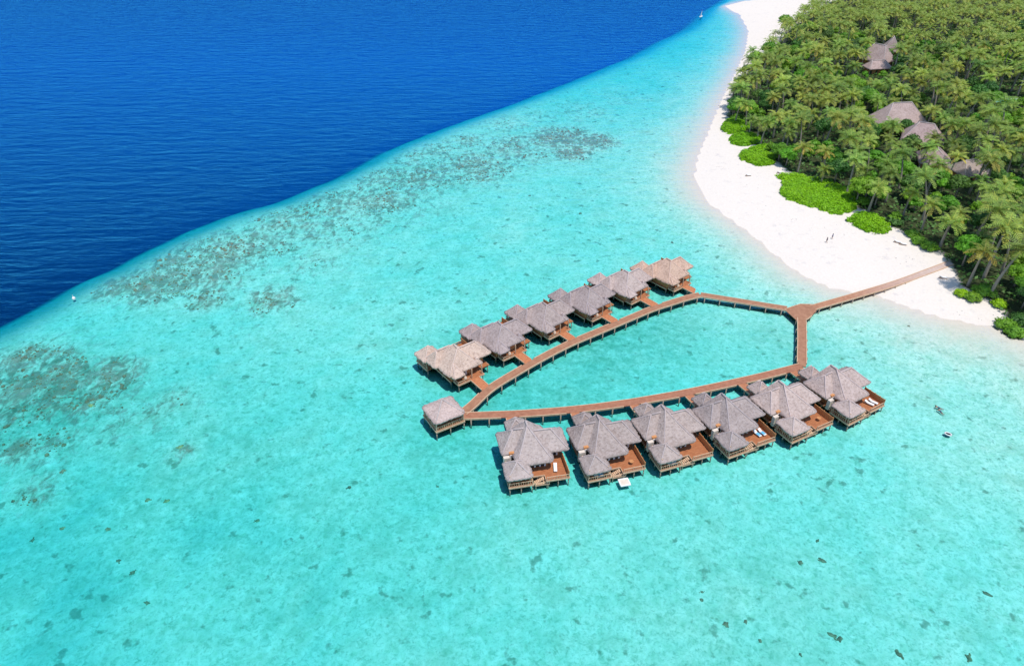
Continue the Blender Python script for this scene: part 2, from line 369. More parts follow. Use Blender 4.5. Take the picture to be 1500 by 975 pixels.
# ------------------------------------------------------------------ water: clear sheet with an absorbing body
wm, nt, ns, ls = newmat('sea_water')
geo = N(nt, 'ShaderNodeNewGeometry'); pos = geo.outputs['Position']
v1 = mapping(nt, pos, (.07, .26, 1), (0, 0, R(-14)))
v2 = mapping(nt, pos, (.16, .55, 1), (0, 0, R(9)))
h = math_(nt, 'ADD', math_(nt, 'MULTIPLY', noise_(nt, v1, 1.0, 3, .55, .4), 1.0), math_(nt, 'MULTIPLY', noise_(nt, v2, 1.0, 4, .6, .5), .42))
h = math_(nt, 'ADD', h, math_(nt, 'MULTIPLY', noise_(nt, pos, 1.6, 3, .6), .10))
oa = N(nt, 'ShaderNodeAttribute', attribute_name='open')
bp = N(nt, 'ShaderNodeBump', Strength=1.0); ls.new(h, bp.inputs['Height'])
ls.new(math_(nt, 'MULTIPLY_ADD', oa.outputs['Fac'], 1.05, .35), bp.inputs['Distance'])
fr = N(nt, 'ShaderNodeFresnel', IOR=1.33); ls.new(bp.outputs[0], fr.inputs['Normal'])
gl = N(nt, 'ShaderNodeBsdfGlossy', Roughness=.12); gl.inputs['Color'].default_value = (.04,.42,1,1); ls.new(bp.outputs[0], gl.inputs['Normal'])
tr = N(nt, 'ShaderNodeBsdfTransparent'); mx = N(nt, 'ShaderNodeMixShader')
ls.new(fr.outputs[0], mx.inputs[0]); ls.new(tr.outputs[0], mx.inputs[1]); ls.new(gl.outputs[0], mx.inputs[2])
va = N(nt, 'ShaderNodeVolumeAbsorption'); va.inputs['Color'].default_value = (0, .905, .955, 1); va.inputs['Density'].default_value = .62
o = N(nt, 'ShaderNodeOutputMaterial'); ls.new(mx.outputs[0], o.inputs['Surface']); ls.new(va.outputs[0], o.inputs['Volume'])
xs2 = np.concatenate([[-9000,-2500,-900], np.arange(-450, 521, 10), [900,2500,9000]]); ys2 = np.concatenate([[-6000,-900,-200], np.arange(0, 641, 10), [1000,2500,9000]])
X, Y = np.meshgrid(xs2, ys2); P2 = np.stack([X.ravel(), Y.ravel()], 1); idx = np.arange(X.size).reshape(X.shape)
fc = np.stack([idx[:-1,:-1], idx[:-1,1:], idx[1:,1:], idx[1:,:-1]], -1).reshape(-1, 4)
m = bpy.data.meshes.new('water'); m.from_pydata(np.column_stack([P2, np.zeros(len(P2))]).tolist(), [], fc.tolist()); m.update(); m.materials.append(wm)
a = m.attributes.new('open', 'FLOAT', 'POINT'); a.data.foreach_set('value', np.clip((-sdist(P2, reef)+8)/25, 0, 1).astype(np.float32))
tag(link('water', m), 'clear turquoise lagoon water turning deep blue past the reef', kind='structure')

# ------------------------------------------------------------------ roofs
def roof(mb, x0, x1, y0, y1, ze, zr, ridge, rc=.7, thick=.32, rings=9, pw=1.12, seed=0):
    """thatched hip roof: rounded-rectangle eave, ridge from (ax,ay) to (bx,by)"""
    out = []
    def seg(p, q, n): return [(p[0]+(q[0]-p[0])*i/n, p[1]+(q[1]-p[1])*i/n) for i in range(n)]
    def arc(cx, cy, a0):
        return [(cx+rc*math.cos(a0+math.pi/2*i/5), cy+rc*math.sin(a0+math.pi/2*i/5)) for i in range(5)]
    nX = max(4, int((x1-x0)/.45)); nY = max(4, int((y1-y0)/.45))
    out += arc(x1-rc, y0+rc, -math.pi/2) + seg((x1, y0+rc), (x1, y1-rc), nY)
    out += arc(x1-rc, y1-rc, 0) + seg((x1-rc, y1), (x0+rc, y1), nX)
    out += arc(x0+rc, y1-rc, math.pi/2) + seg((x0, y1-rc), (x0, y0+rc), nY)
    out += arc(x0+rc, y0+rc, math.pi) + seg((x0+rc, y0), (x1-rc, y0), nX)
    a = np.array(ridge[:2]); b = np.array(ridge[2:]); ab = b-a; L2 = max(ab @ ab, 1e-6)
    rr = random.Random(seed); n = len(out); vs = []; fs = []
    jit = [rr.uniform(-.1, .1) for _ in range(n)]
    for k in range(rings+1):
        t = k/rings
        for i, p in enumerate(out):
            q = a + ab*min(max(((np.array(p)-a) @ ab)/L2, 0), 1)
            x = q[0]+(p[0]-q[0])*t; y = q[1]+(p[1]-q[1])*t
            z = ze + (zr-ze)*(1-t)**pw
            if 0 < k: z += .07*noise.noise(Vector((x*.9, y*.9, z*.9+seed))) + (jit[i]*t if k == rings else 0)
            if k == rings: x += jit[i]*.8; y += jit[(i+3) % n]*.8
            vs.append((x, y, z))
    for i, p in enumerate(out):
        q = a + ab*min(max(((np.array(p)-a) @ ab)/L2, 0), 1); d = np.array(p)-q; d = d/np.linalg.norm(d)
        vs.append((p[0]-d[0]*.12+jit[i], p[1]-d[1]*.12, ze-thick+jit[i]))
    for k in range(rings+1):
        for i in range(n): fs.append((k*n+i, (k+1)*n+i, (k+1)*n+(i+1) % n, k*n+(i+1) % n))
    fs.append(tuple((rings+1)*n+i for i in range(n))[::-1])
    mb.add(vs, fs); return mb
def roof_part(name, parent, args, mat='thatch', **kw):
    o = roof(MB(), *args, **kw).build(name, M[mat], parent, smooth=True)
    x0, x1, y0, y1, ze, zr, rd = args; rc = kw.get('rc', .7)*.3; pw = kw.get('pw', 1.12)
    a = np.array(rd[:2]); b = np.array(rd[2:]); L2 = max((b-a) @ (b-a), 1e-6); mb = MB()
    for cx, cy in ((x0+rc, y0+rc), (x1-rc, y0+rc), (x1-rc, y1-rc), (x0+rc, y1-rc)):
        p = np.array((cx, cy)); q = a+(b-a)*min(max(((p-a) @ (b-a))/L2, 0), 1)
        mb.tube([(*(q+(p-q)*t), ze+(zr-ze)*(1-t)**pw+.02) for t in (0, .2, .4, .6, .8, .97)], [.17,.15,.14,.13,.12,.10], 6)
    if L2 > .3: mb.tube([(a[0], a[1], zr+.04), (b[0], b[1], zr+.04)], .2, 6)
    cp = mb.build('ridge_cap', M['cap'], o, smooth=True)
    return o
LOW = .8                                    # villas stand this much lower than their local zero
DZ = 1.9                                    # deck height above the water
EZ = 4.35                                   # eave height
def railing(parent, pts, z0, h=.95, gap=.42, closed=False, name='railing'):
    mb = MB()
    for (x0, y0), (x1, y1) in zip(pts[:-1], pts[1:]):
        L = math.hypot(x1-x0, y1-y0); ux = ((x1-x0)/L, (y1-y0)/L); c = ((x0+x1)/2, (y0+y1)/2)
        mb.obox(c, ux, L-.1, .11, z0+h-.08, z0+h)
        mb.obox(c, ux, L-.12, .05, z0+.12, z0+.18)
        n = max(1, int(L/gap))
        for i in range(n+1):
            t = i/n; wd = .12 if i in (0, n) or i % 4 == 0 else .06
            q = (x0+(x1-x0)*t, y0+(y1-y0)*t)
            mb.obox(q, ux, wd, wd-.01, z0, z0+h-.08 if wd < .1 else z0+h+.06)
    return mb.build(name, M['trim'], parent)
def posts(parent, pts, z1, z0=-3.0, r=.115, name='pile'):
    src = None
    for x, y in pts:
        if src is None:
            src = MB().tube([(0,0,z0),(0,0,z1)], r, 8).mesh(name, M['pile'], True)
        link(name, src, parent, (x, y, 0))
def lounger_mesh():
    f = MB(); f.box(-.33,.33,-1,.95,.28,.34)
    for x in (-.28,.28):
        for y in (-.85,.8): f.box(x-.035,x+.035,y-.035,y+.035,0,.28)
    return f
def make_lounger(label, loc, rz, towel='white', group=None):
    t = thing('sun_lounger', label, 'sun lounger', loc, rz, group)
    lounger_mesh().build('frame', M['trim'], t)
    c = MB(); c.box(-.32,.32,-.98,.25,.345,.46)
    c.add([(-.32,.26,.35),(.32,.26,.35),(.32,.26,.46),(-.32,.26,.46),(-.32,.98,.68),(.32,.98,.68),(.32,.93,.79),(-.32,.93,.79)],
          [(0,1,5,4),(3,7,6,2),(0,4,7,3),(1,2,6,5),(4,5,6,7),(0,3,2,1)])
    c.build('cushion', M['white'], t)
    if towel == 'blue':
        k = MB(); k.box(-.34,.34,-.75,.1,.463,.50); k.build('towel', M['bluetowel'], t)
    return t

def villa(back):
    """water villa; +y towards the boardwalk, -y towards the open lagoon, pavilion on the -x side"""
    r = thing('water_villa', None, 'villa', (0, 0, 0))
    # decks
    d = MB()
    if not back:
        d.box(-4.9,-.35,-8.6,-4.0, DZ-.2, DZ)           # pavilion deck
        d.box(-.35,2.3,-6.6,-4.0, DZ-.2, DZ)
        d.box(2.3,6.7,-8.2,-4.0, DZ-.2, DZ)
        d.box(-4.6,6.9,-4.0,3.6, DZ-.2, DZ)
        d.box(-2.6,1.0,3.6,6.6, DZ-.2, DZ)
        fpts = [(-4.75,-8.45),(-2.6,-8.45),(-.5,-8.45),(2.45,-8.05),(4.6,-8.05),(6.55,-8.05),(-4.75,-6.2),(-4.7,-4.1),(6.55,-5.6),(6.7,-3),(6.7,0),(6.7,3.4),(-4.2,-1.2),(-4.2,3.4),(-.3,-6.4),(1,-6.4),(0,0),(1,3.4),(-2.4,6.4),(.8,6.4)]
    else:
        d.box(-4.9,-.6,-9.6,-5.0, DZ-.2, DZ)
        d.box(-.6,7.2,-9.2,-5.0, DZ-.2, DZ)
        d.box(-2.9,7.4,-5.0,1.6, DZ-.2, DZ)
        d.box(-2.2,4.6,1.6,3.7, DZ-.2, DZ)
        fpts = [(-4.75,-9.45),(-2.6,-9.45),(-.5,-9.45),(3,-9.05),(7.05,-9.05),(-4.75,-7.2),(-4.7,-5.1),(7.05,-5.6),(7.2,-3),(7.2,0),(7.2,1.4),(-2.7,-2.2),(-2.7,1.4),(-2.0,3.5),(1.5,3.5),(4.4,3.5),(4.4,1.6)]
    d.build('deck', M['deck'], r)
    posts(r, fpts, DZ-.2)
    # pale edge boards
    e = MB()
    runs = ([((-4.97,-8.66),(-.28,-8.66)),((2.24,-8.26),(6.76,-8.26)),((-.28,-6.66),(2.24,-6.66)),((-4.97,-8.66),(-4.97,-3.9)),((6.76,-8.26),(6.76,-4.0)),((6.97,-4.0),(6.97,3.6)),((-.28,-8.66),(-.28,-6.66)),((2.24,-8.26),(2.24,-6.66)),((-4.47,-3.9),(-4.47,3.6))] if not back else
            [((-4.97,-9.66),(-.6,-9.66)),((-.6,-9.26),(7.26,-9.26)),((-4.97,-9.66),(-4.97,-5)),((7.26,-9.26),(7.26,-5)),((7.46,-5),(7.46,1.6)),((-2.96,-5),(-2.96,1.6)),((-2.26,1.7),(-2.26,3.7)),((4.66,1.7),(4.66,3.7)),((-2.26,3.76),(.9,3.76)),((3.2,3.76),(4.66,3.76))])
    for (x0,y0),(x1,y1) in runs:
        L = math.hypot(x1-x0, y1-y0); e.obox(((x0+x1)/2,(y0+y1)/2), ((x1-x0)/L,(y1-y0)/L), L+.06, .1, DZ-.28, DZ+.05)
    e.build('edge_board', M['trim'], r)
    yf = -8.6 if not back else -9.6; yd = -8.2 if not back else -9.2
    if not back:
        railing(r, [(-4.85,-4.1),(-4.85,yf+.08),(-.45,yf+.08),(-.45,-6.7)], DZ)
        railing(r, [(2.4,-8.1),(6.6,-8.1)], DZ, .8)
    else:
        railing(r, [(-4.85,-5.1),(-4.85,yf+.08),(-.65,yf+.08)], DZ)
        railing(r, [(-.5,yd+.08),(7.1,yd+.08)], DZ, .8)
        railing(r, [(-2.15,1.8),(-2.15,3.6),(.8,3.6)], DZ, .7)
    # slatted privacy screen on the deck side
    sc = MB(); xs_ = 6.62 if not back else 7.12; y0s = yd+.15; y1s = -3.2 if not back else -4.0
    sc.box(xs_-.05, xs_+.05, y0s, y1s, DZ+.1, DZ+1.45)
    for i in range(5):
        y = y0s+(y1s-y0s)*i/4; sc.box(xs_-.09, xs_+.09, y-.08, y+.08, DZ, DZ+1.55)
    sc.build('privacy_screen', M['wall'], r)
    # house walls
    wl = MB()
    if not back:
        wl.box(-3.7,-2.2,-2.6,2.9,DZ,EZ+.3); wl.box(-2.2,3.4,-4.3,3.2,DZ,EZ+.5); wl.box(3.4,6.2,-2.0,2.1,DZ,EZ+.3)
    else:
        wl.box(-2.6,3.2,-4.6,1.5,DZ,EZ+.5); wl.box(3.2,7.0,-3.4,-.2,DZ,EZ+.3)
    wl.build('wall', M['wall'], r)
    if not back:
        MB().box(-4.9,-3.75,-3.3,-2.604,DZ,EZ-.1).build('bathroom_wall', M['cream'], r)
    # glazed doors and windows
    def glaz(name, x0, x1, y, z0, z1, nrm, n):
        """opening in a wall facing along nrm (0,-1)/(0,1)/(1,0)/(-1,0); runs x0..x1 along the wall"""
        g = MB(); f = MB(); s = nrm[0]+nrm[1]
        def bx(mb, a, b, c, dd, t0, t1):
            if nrm[0] == 0: mb.box(a, b, min(y+s*t0, y+s*t1), max(y+s*t0, y+s*t1), c, dd)
            else: mb.box(min(y+s*t0, y+s*t1), max(y+s*t0, y+s*t1), a, b, c, dd)
        p = f
        bx(f, x0-.08, x1+.08, z1, z1+.12, .0, .09)
        for i in range(n+1):
            xx = x0+(x1-x0)*i/n; bx(f, xx-.17, xx+.17, z0, z1, .0, .08)
        ob = f.build(name, M['white'], r)
        for i in range(n):
            a = x0+(x1-x0)*i/n+.17; b_ = x0+(x1-x0)*(i+1)/n-.17
            bx(g, a, b_, z0+.05, z1, .01, .04)
        g.build('pane', M['glass'], ob)
    if not back:
        glaz('door', -.1, 2.9, -4.3, DZ, EZ-.25, (0,-1), 3)
        glaz('window', 4.0, 5.8, -2.0, DZ+.1, EZ-.2, (0,-1), 2)
        glaz('window', -3.5, -2.5, -2.6, DZ+.6, EZ-.2, (0,-1), 1)
    else:
        glaz('door', -.6, 1.2, 1.5, DZ, EZ-.25, (0,1), 2)
        glaz('window', 3.9, 5.8, -.2, DZ+.8, EZ-.3, (0,1), 2)
        glaz('door', -1.8, 2.6, -4.6, DZ, EZ-.25, (0,-1), 4)
    # roofs
    if not back:
        roof_part('main_roof', r, (-3.1,4.4,-6.0,4.4,EZ,8.0,(.45,2.3,.5,.8)), seed=1, rc=.9)
        roof_part('wing_roof', r, (-5.3,2.0,-2.5,4.0,EZ,7.1,(-2.3,1.2,1.5,1.2)), seed=2, rc=.6)
        roof_part('wing_roof', r, (0.5,8.0,-3.5,3.2,EZ,6.9,(.6,.4,5.0,.3)), seed=3, rc=.6)
        roof_part('porch_roof', r, (-2.9,1.4,3.4,7.4,EZ-.35,6.0,(-.8,5.3,-.8,5.8)), seed=4, rc=.6)
        roof_part('pavilion_roof', r, (-5.5,-.3,-8.8,-3.7,EZ-.45,5.75,(-2.9,-6.0,-2.9,-5.8)), seed=5, rc=.8)
        for x, y in ((-4.7,-8.1),(-.9,-8.1),(-4.7,-4.3),(-.9,-4.6)): MB().box(x-.09,x+.09,y-.09,y+.09,DZ,EZ+.1).build('pavilion_post', M['trim'], r)
        # stair landing down to the water
        l_ = MB(); l_.box(.1,2.9,-8.15,-6.95,.75,.9); 
        for i in range(5): l_.box(2.1-.0, 2.9, -6.95+.0+.0*i, -6.8, .9, .92) if i == 0 else None
        l_.build('water_landing', M['trim'], r)
        st = MB()
        for i in range(6): st.box(1.2,2.2,-6.95+i*.0-.0, -6.72, .9+i*.16, .96+i*.16) if False else st.box(.2+i*.3,.5+i*.3,-7.6,-6.85,.9+i*.15,.97+i*.15)
        st.build('stair', M['trim'], r)
        railing(r, [(.15,-8.1),(2.85,-8.1)], .9, .7)
        posts(r, [(.3,-8),(2.7,-8)], .75)
    else:
        roof_part('main_roof', r, (-4.1,4.3,-6.4,2.9,EZ,8.0,(.9,-1.0,.9,-2.6)), seed=1, rc=.9)
        roof_part('wing_roof', r, (.5,8.9,-4.8,1.0,EZ,6.9,(.6,-2.1,6.1,-2.1)), seed=3, rc=.7)
        roof_part('porch_roof', r, (-3.3,-.2,.6,3.9,EZ-.25,5.8,(-1.6,1.0,-1.6,.6)), seed=4, rc=.5)
        roof_part('wing_roof', r, (-5.0,1.0,-6.6,-1.6,EZ,6.8,(-2.6,-4.2,.8,-4.2)), seed=6, rc=.7)
        roof_part('pavilion_roof', r, (-5.6,-.5,-9.9,-4.9,EZ-.15,6.3,(-2.8,-7.6,-2.8,-7.5)), seed=5, rc=.8)
        for x, y in ((-4.7,-9.3),(-.9,-9.0),(-4.7,-5.5),(-.9,-5.8)): MB().box(x-.09,x+.09,y-.09,y+.09,DZ,EZ+.1).build('pavilion_post', M['trim'], r)
        for x in (1.6, 4.3): MB().box(x-.1,x+.1,3.2,3.4,DZ,EZ).build('porch_post', M['trim'], r)
        roof_part('porch_roof', r, (2.9,5.3,.2,2.6,EZ-.3,5.4,(4.1,1.2,4.1,1.5)), seed=7, rc=.4)
    return r

# ------------------------------------------------------------------ boardwalks
W = 1.85
BW = DZ-LOW
def px_line(pts, z=BW): return [un(*p, z) for p in pts]
NORTH = px_line([(678,604),(689,597),(700,585),(713,571.5),(730,560.5),(775,534),(805,517.5),(836,502),(896,477),(955,452),(1009,435),(1026,431.5)])
CROSS = px_line([(1026,431.5),(1085,441),(1153,452)])
BEACH = px_line([(1190,450.5),(1250,433.5),(1302,418),(1372,394.5),(1392,387)], BW)
SOUTH = px_line([(1174.5,466),(1175,500),(1174.5,536)])
EAST = px_line([(1174.5,536),(1120,550),(1060,563.5),(1000,576),(928,588.5),(870,596.5),(820,601.5),(760,606),(690,608.5),(672,609)])
def resample(pl, step=1.2):
    out = [pl[0]]
    for a, b in zip(pl[:-1], pl[1:]):
        n = max(1, int(np.linalg.norm(b-a)/step)); out += [a+(b-a)*(i+1)/n for i in range(n)]
    return out
def smooth(pl, k=3):
    pl = [np.array(p) for p in pl]
    for _ in range(k): pl = [pl[0]] + [(pl[i-1]+2*pl[i]+pl[i+1])/4 for i in range(1, len(pl)-1)] + [pl[-1]]
    return pl
def normals(pl):
    out = []
    for i in range(len(pl)):
        t = pl[min(i+1, len(pl)-1)] - pl[max(i-1, 0)]; t = t/np.linalg.norm(t); out.append(np.array([-t[1], t[0]]))
    return out
def strip(mb, pl, nr, o0, o1, z0, z1, zf=None):
    vs = []; n = len(pl)
    for i, (p, q) in enumerate(zip(pl, nr)):
        dz = zf[i] if zf is not None else 0
        for o_, z in ((o0, z0), (o1, z0), (o1, z1), (o0, z1)): vs.append((p[0]+q[0]*o_, p[1]+q[1]*o_, z+dz))
    fs = [(0,1,2,3), tuple((n-1)*4+k for k in (3,2,1,0))]
    for i in range(n-1):
        for k in range(4): fs.append((i*4+k, i*4+(k+1) % 4, (i+1)*4+(k+1) % 4, (i+1)*4+k))
    fs = [f[::-1] for f in fs]
    mb.add(vs, fs)
def boardwalk(name_label, pl, z_off=0, slope=False, tint=(1,1,1,1), ends=(0, 0), gaps=()):
    pl = smooth(resample(pl)); nr = normals(pl); o0 = pl[0]
    t = thing('boardwalk', name_label, 'boardwalk', (o0[0], o0[1], 0), 0, 'sections of the timber boardwalk')
    pl = [p-o0 for p in pl]; n = len(pl)
    zf = [0]*n
    if slope:
        for i in range(n):
            u = i/(n-1); zf[i] = max(0, gz(*(pl[i]+o0))+.10-(BW+z_off))
    zf = [sum(zf[max(0,i-3):i+4])/len(zf[max(0,i-3):i+4]) for i in range(n)] if slope else zf
    z = BW+z_off
    mb = MB(); strip(mb, pl, nr, -W/2, W/2, z-.18, z, zf); d = mb.build('deck', M['walk'], t); d.color = tint
    if slope:
        a = d.data.attributes.new('sand', 'FLOAT', 'POINT'); a.data.foreach_set('value', [min(1, max(0, ((i//4)/(n-1)-.25)/.6)) for i in range(4*n)])
    for s in (-1, 1):
        # edge boards leave a gap where a bridge joins
        runs = []; cur = []
        for i, p in enumerate(pl):
            q = p + nr[i]*s*W/2 + o0
            if any(np.linalg.norm(q-g) < 1.15 for g in gaps):
                if len(cur) > 1: runs.append(cur)
                cur = []
            else: cur.append(i)
        if len(cur) > 1: runs.append(cur)
        mb = MB()
        for c_ in runs:
            a0, a1 = sorted((s*W/2, s*(W/2+.16)))
            strip(mb, [pl[i] for i in c_], [nr[i] for i in c_], a0, a1, z-.26, z+.12, [zf[i] for i in c_])
        if runs: mb.build('edge_board', M['trim'], t)
    src = MB().tube([(0,0,-3.2),(0,0,z-.1)], .13, 8).mesh('pile', M['pile'], True)
    step = 3; 
    for i in range(1, n-1, step):
        for s in (-1, 1):
            q = pl[i] + nr[i]*s*(W/2+.30)
            if any(np.linalg.norm(q+o0-g) < 1.6 for g in gaps): continue
            link('pile', src, t, (q[0], q[1], 0))
    return t

# villas: peak pixel, axis direction from the photo
FRONT = [((770,622), 11.6), ((877.5,613), 15.5), ((975,598), 19.5), ((1066,581), 24), ((1151.5,561.5), 27.5), ((1229.5,538.5), 30)]
BACK = [((668.4,509), -53.1), ((734,475), -52), ((801,446), -51), ((864.5,421.5), -51), ((922,398), -51), ((984.8,380.5), -51)]
vf = villa(False); vb = villa(True)
for v_ in (vf, vb): remember(v_)
front = []; back = []; gaps = []
walk_all = [smooth(resample(EAST)), smooth(resample(NORTH))]
def hit_walk(o, d, pl):
    """distance from o along d to the walkway centre line"""
    best = None
    for a, b in zip(pl[:-1], pl[1:]):
        ab = b-a; den = d[0]*ab[1]-d[1]*ab[0]
        if abs(den) < 1e-9: continue
        w_ = a-o; t = (w_[0]*ab[1]-w_[1]*ab[0])/den; s = (w_[0]*d[1]-w_[1]*d[0])/den
        if t > 0 and -.02 <= s <= 1.02 and (best is None or t < best): best = t
    return best
ORD = ['first', 'second', 'third', 'fourth', 'fifth', 'sixth']
FL = ['grey thatched water villa standing beside the gazebo, first of the row with sun decks',
      'grey thatched water villa with a white raft floating below its deck',
      'dark grey thatched water villa, third from the gazebo in the sun deck row',
      'grey thatched water villa with two blue towelled loungers on its sun deck',
      'pale thatched water villa, second from the shore in the sun deck row',
      'pale thatched water villa below the boardwalk corner, end of the sun deck row']
BL = ['pale beige thatched water villa with its own bridge beside the gazebo end',
      'dark grey thatched water villa, second from the gazebo along the angled boardwalk',
      'grey brown thatched water villa, third from the gazebo along the angled boardwalk',
      'darkest grey thatched water villa, fourth from the gazebo along the angled boardwalk',
      'pale grey thatched water villa, fifth from the gazebo along the angled boardwalk',
      'tan thatched water villa at the outer bend of the boardwalk, sixth from the gazebo']
FT = [(1.02,1,1.02),(.90,.87,.88),(.97,.93,.93),(.86,.84,.87),(1.14,1.06,1.05),(1.08,1.0,1.0)]
BT = [(1.34,1.2,1.08),(.90,.86,.90),(.93,.88,.90),(.86,.82,.86),(1.12,1.05,1.05),(1.3,1.06,.90)]
for i, ((pk, yaw), lab) in enumerate(zip(FRONT, FL)):
    o = un(*pk, 9-LOW); v_ = vf if i == 0 else copy_tree(vf)
    v_.location = (o[0], o[1], -LOW); v_.rotation_euler.z = R(yaw)
    v_['label'] = lab; v_['category'] = 'villa'; v_['group'] = 'water villas in the sun deck row'
    front.append(v_)
for i, ((pk, yaw), lab) in enumerate(zip(BACK, BL)):
    o = un(*pk, 9-LOW); v_ = vb if i == 0 else copy_tree(vb)
    # mirrored plan: local +x points away from the walkway's outer end, so the copy is flipped in x
    v_.location = (o[0], o[1], -LOW); v_.rotation_euler.z = R(yaw-90); v_.scale = (-1, 1, 1)
    v_['label'] = lab; v_['category'] = 'villa'; v_['group'] = 'water villas along the angled boardwalk'
    back.append(v_)
for lst, tn in ((front, FT), (back, BT)):
    for v_, t_ in zip(lst, tn):
        for ch in v_.children_recursive if hasattr(v_, 'children_recursive') else []: 
            if 'roof' in ch.name or 'ridge' in ch.name: ch.color = (*t_, 1)
# bridges from each villa to the boardwalk
def bridge(v_, x0, x1, y0, yaw_deg, mirror, pl, tint):
    a = R(yaw_deg); sx = -1 if mirror else 1
    ex = np.array([math.cos(a), math.sin(a)])*sx; ey = np.array([-math.sin(a), math.cos(a)])
    o = np.array(v_.location[:2]); c = o + ex*(x0+x1)/2
    t = hit_walk(c, ey, pl)
    if t is None: t = y0+4
    ends = []
    for x in (x0, x1):
        tt = hit_walk(o+ex*x, ey, pl) or t; ends.append(tt)
    slope = (ends[1]-ends[0])/(x1-x0)
    h = (W/2+.02)*math.sqrt(1+slope*slope)
    e0, e1 = ends[0]-h, ends[1]-h
    b = MB(); z1 = DZ-.006
    b.add([(x0,y0,z1-.18),(x1,y0,z1-.18),(x1,e1,z1-.18),(x0,e0,z1-.18),(x0,y0,z1),(x1,y0,z1),(x1,e1,z1),(x0,e0,z1)],
          [(0,3,2,1),(4,5,6,7),(0,1,5,4),(1,2,6,5),(2,3,7,6),(3,0,4,7)])
    br = b.build('bridge', M['deck'], v_); br.color = tint
    e = MB()
    for x, ee in ((x0-.06, e0), (x1+.06, e1)):
        e.box(x-.06, x+.06, y0+.05, ee-.25, DZ-.24, DZ+.08)
    e.build('edge_board', M['trim'], br)
    src = MB().tube([(0,0,-3),(0,0,DZ-.2)], .12, 8).mesh('pile', M['pile'], True)
    for x, ee in ((x0+.1, e0), (x1-.1, e1)):
        for f in (.45,): link('pile', src, br, (x, y0+(ee-y0)*f, 0))
    gaps.append(c+ey*(t-W/2))
for (pk, yaw), v_ in zip(FRONT, front): bridge(v_, -1.7, .1, 6.6, yaw, False, walk_all[0], (1.1,1.15,1.3,1))
for (pk, yaw), v_ in zip(BACK, back): bridge(v_, 1.0, 3.1, 3.7, yaw-90, True, walk_all[1], (1.25,1.25,1.3,1))

boardwalk('long angled timber boardwalk linking the gazebo to the outer row of villas', NORTH, 0, gaps=gaps)
boardwalk('straight timber boardwalk between the outer bend and the platform', CROSS, .012)
boardwalk('timber boardwalk running from the platform up onto the sand beach', BEACH, 0, slope=True, tint=(1.15,1.15,1.15,1))
boardwalk('short timber boardwalk from the platform down to the villa row corner', SOUTH, .006, gaps=[un(1174,538,BW)])
boardwalk('curved reddish timber boardwalk serving the row of villas with sun decks', EAST, -.004, tint=(1,.88,.88,1), gaps=gaps)
# junction platform
c0 = un(1174.5, 455.5, BW); jp = [un(*p, BW)-c0 for p in [(1149,453),(1172,445.5),(1190,446),(1198,452),(1189,463),(1182,468),(1167,469)]]
t = thing('junction_platform', 'angular timber platform where three boardwalk sections meet', 'platform', (c0[0], c0[1], -LOW))
mb = MB(); n = len(jp); mb.add([(p[0], p[1], z) for z in (DZ-.18+.02, DZ+.022) for p in jp], [tuple(range(n, 2*n))[::-1], tuple(range(n))] + [(i, i+n, (i+1) % n + n, (i+1) % n) for i in range(n)])
mb.build('deck', M['walk'], t)
mb = MB()
for a, b in ((jp[0], jp[1]), (jp[1], jp[2]), (jp[4], jp[5])):
    L = np.linalg.norm(b-a); mb.obox((a+b)/2, (b-a)/L, L, .15, DZ-.2, DZ+.16)
mb.build('edge_board', M['trim'], t)
posts(t, [tuple(p*.92) for p in jp], DZ-.15)

# ------------------------------------------------------------------ gazebo at the meeting point of the two arms
ga = un(617.5, 599, 3.4); gb = un(638.4, 622, 3.4); gc = un(682, 605, 3.4)
gcx = (ga+gc)/2; ux = (gc-gb)/np.linalg.norm(gc-gb); sx_, sy_ = np.linalg.norm(gc-gb), np.linalg.norm(gb-ga)
hx, hy = sx_/2*1.06, sx_/2*1.0
gcen = (gb+gc)/2 + np.array([-ux[1], ux[0]])*hy
t = thing('gazebo', 'square thatched gazebo with timber railing where the two boardwalk arms meet', 'gazebo', (gcen[0], gcen[1], -LOW), math.atan2(ux[1], ux[0]))
roof_part('roof', t, (-hx,hx,-hy,hy,4.2,6.3,(.25,.8,.25,.9)), seed=9, rc=.9).color = (1.22,1.12,1.12,1)
mb = MB(); mb.box(-hx+.35,hx-.35,-hy+.35,hy-.35,DZ-.2,DZ+.03); mb.build('deck', M['deck'], t)
mb = MB(); q = hx-.35; q2 = hy-.35
for a in ((-q-.1,q+.1,-q2-.1,-q2),(-q-.1,q+.1,q2,q2+.1),(-q-.1,-q,-q2,q2),(q,q+.1,-q2,q2)): mb.box(a[0],a[1],a[2],a[3],DZ-.3,DZ+.08)
mb.build('edge_board', M['trim'], t)
railing(t, [(q-2.8,q2-.1),(-q+.1,q2-.1),(-q+.1,-q2+.1),(q-.1,-q2+.1),(q-.1,q2-2.9)], DZ+.03, .95)
for x in (-q+.2, q-.2):
    for y in (-q2+.2, q2-.2): MB().box(x-.1,x+.1,y-.1,y+.1,DZ+.03,4.4).build('post', M['trim'], t)
bn = MB(); bn.box(-q+.25,-q+.75,-q2+.4,q2-.4,DZ+.03,DZ+.5); bn.box(-q+.75,q-1.2,-q2+.25,-q2+.75,DZ+.03,DZ+.5); bn.build('bench', M['wall'], t)
posts(t, [(x, y) for x in (-q+.1, 0, q-.1) for y in (-q2+.1, 0, q2-.1) if (x, y) != (0, 0)], DZ-.2)

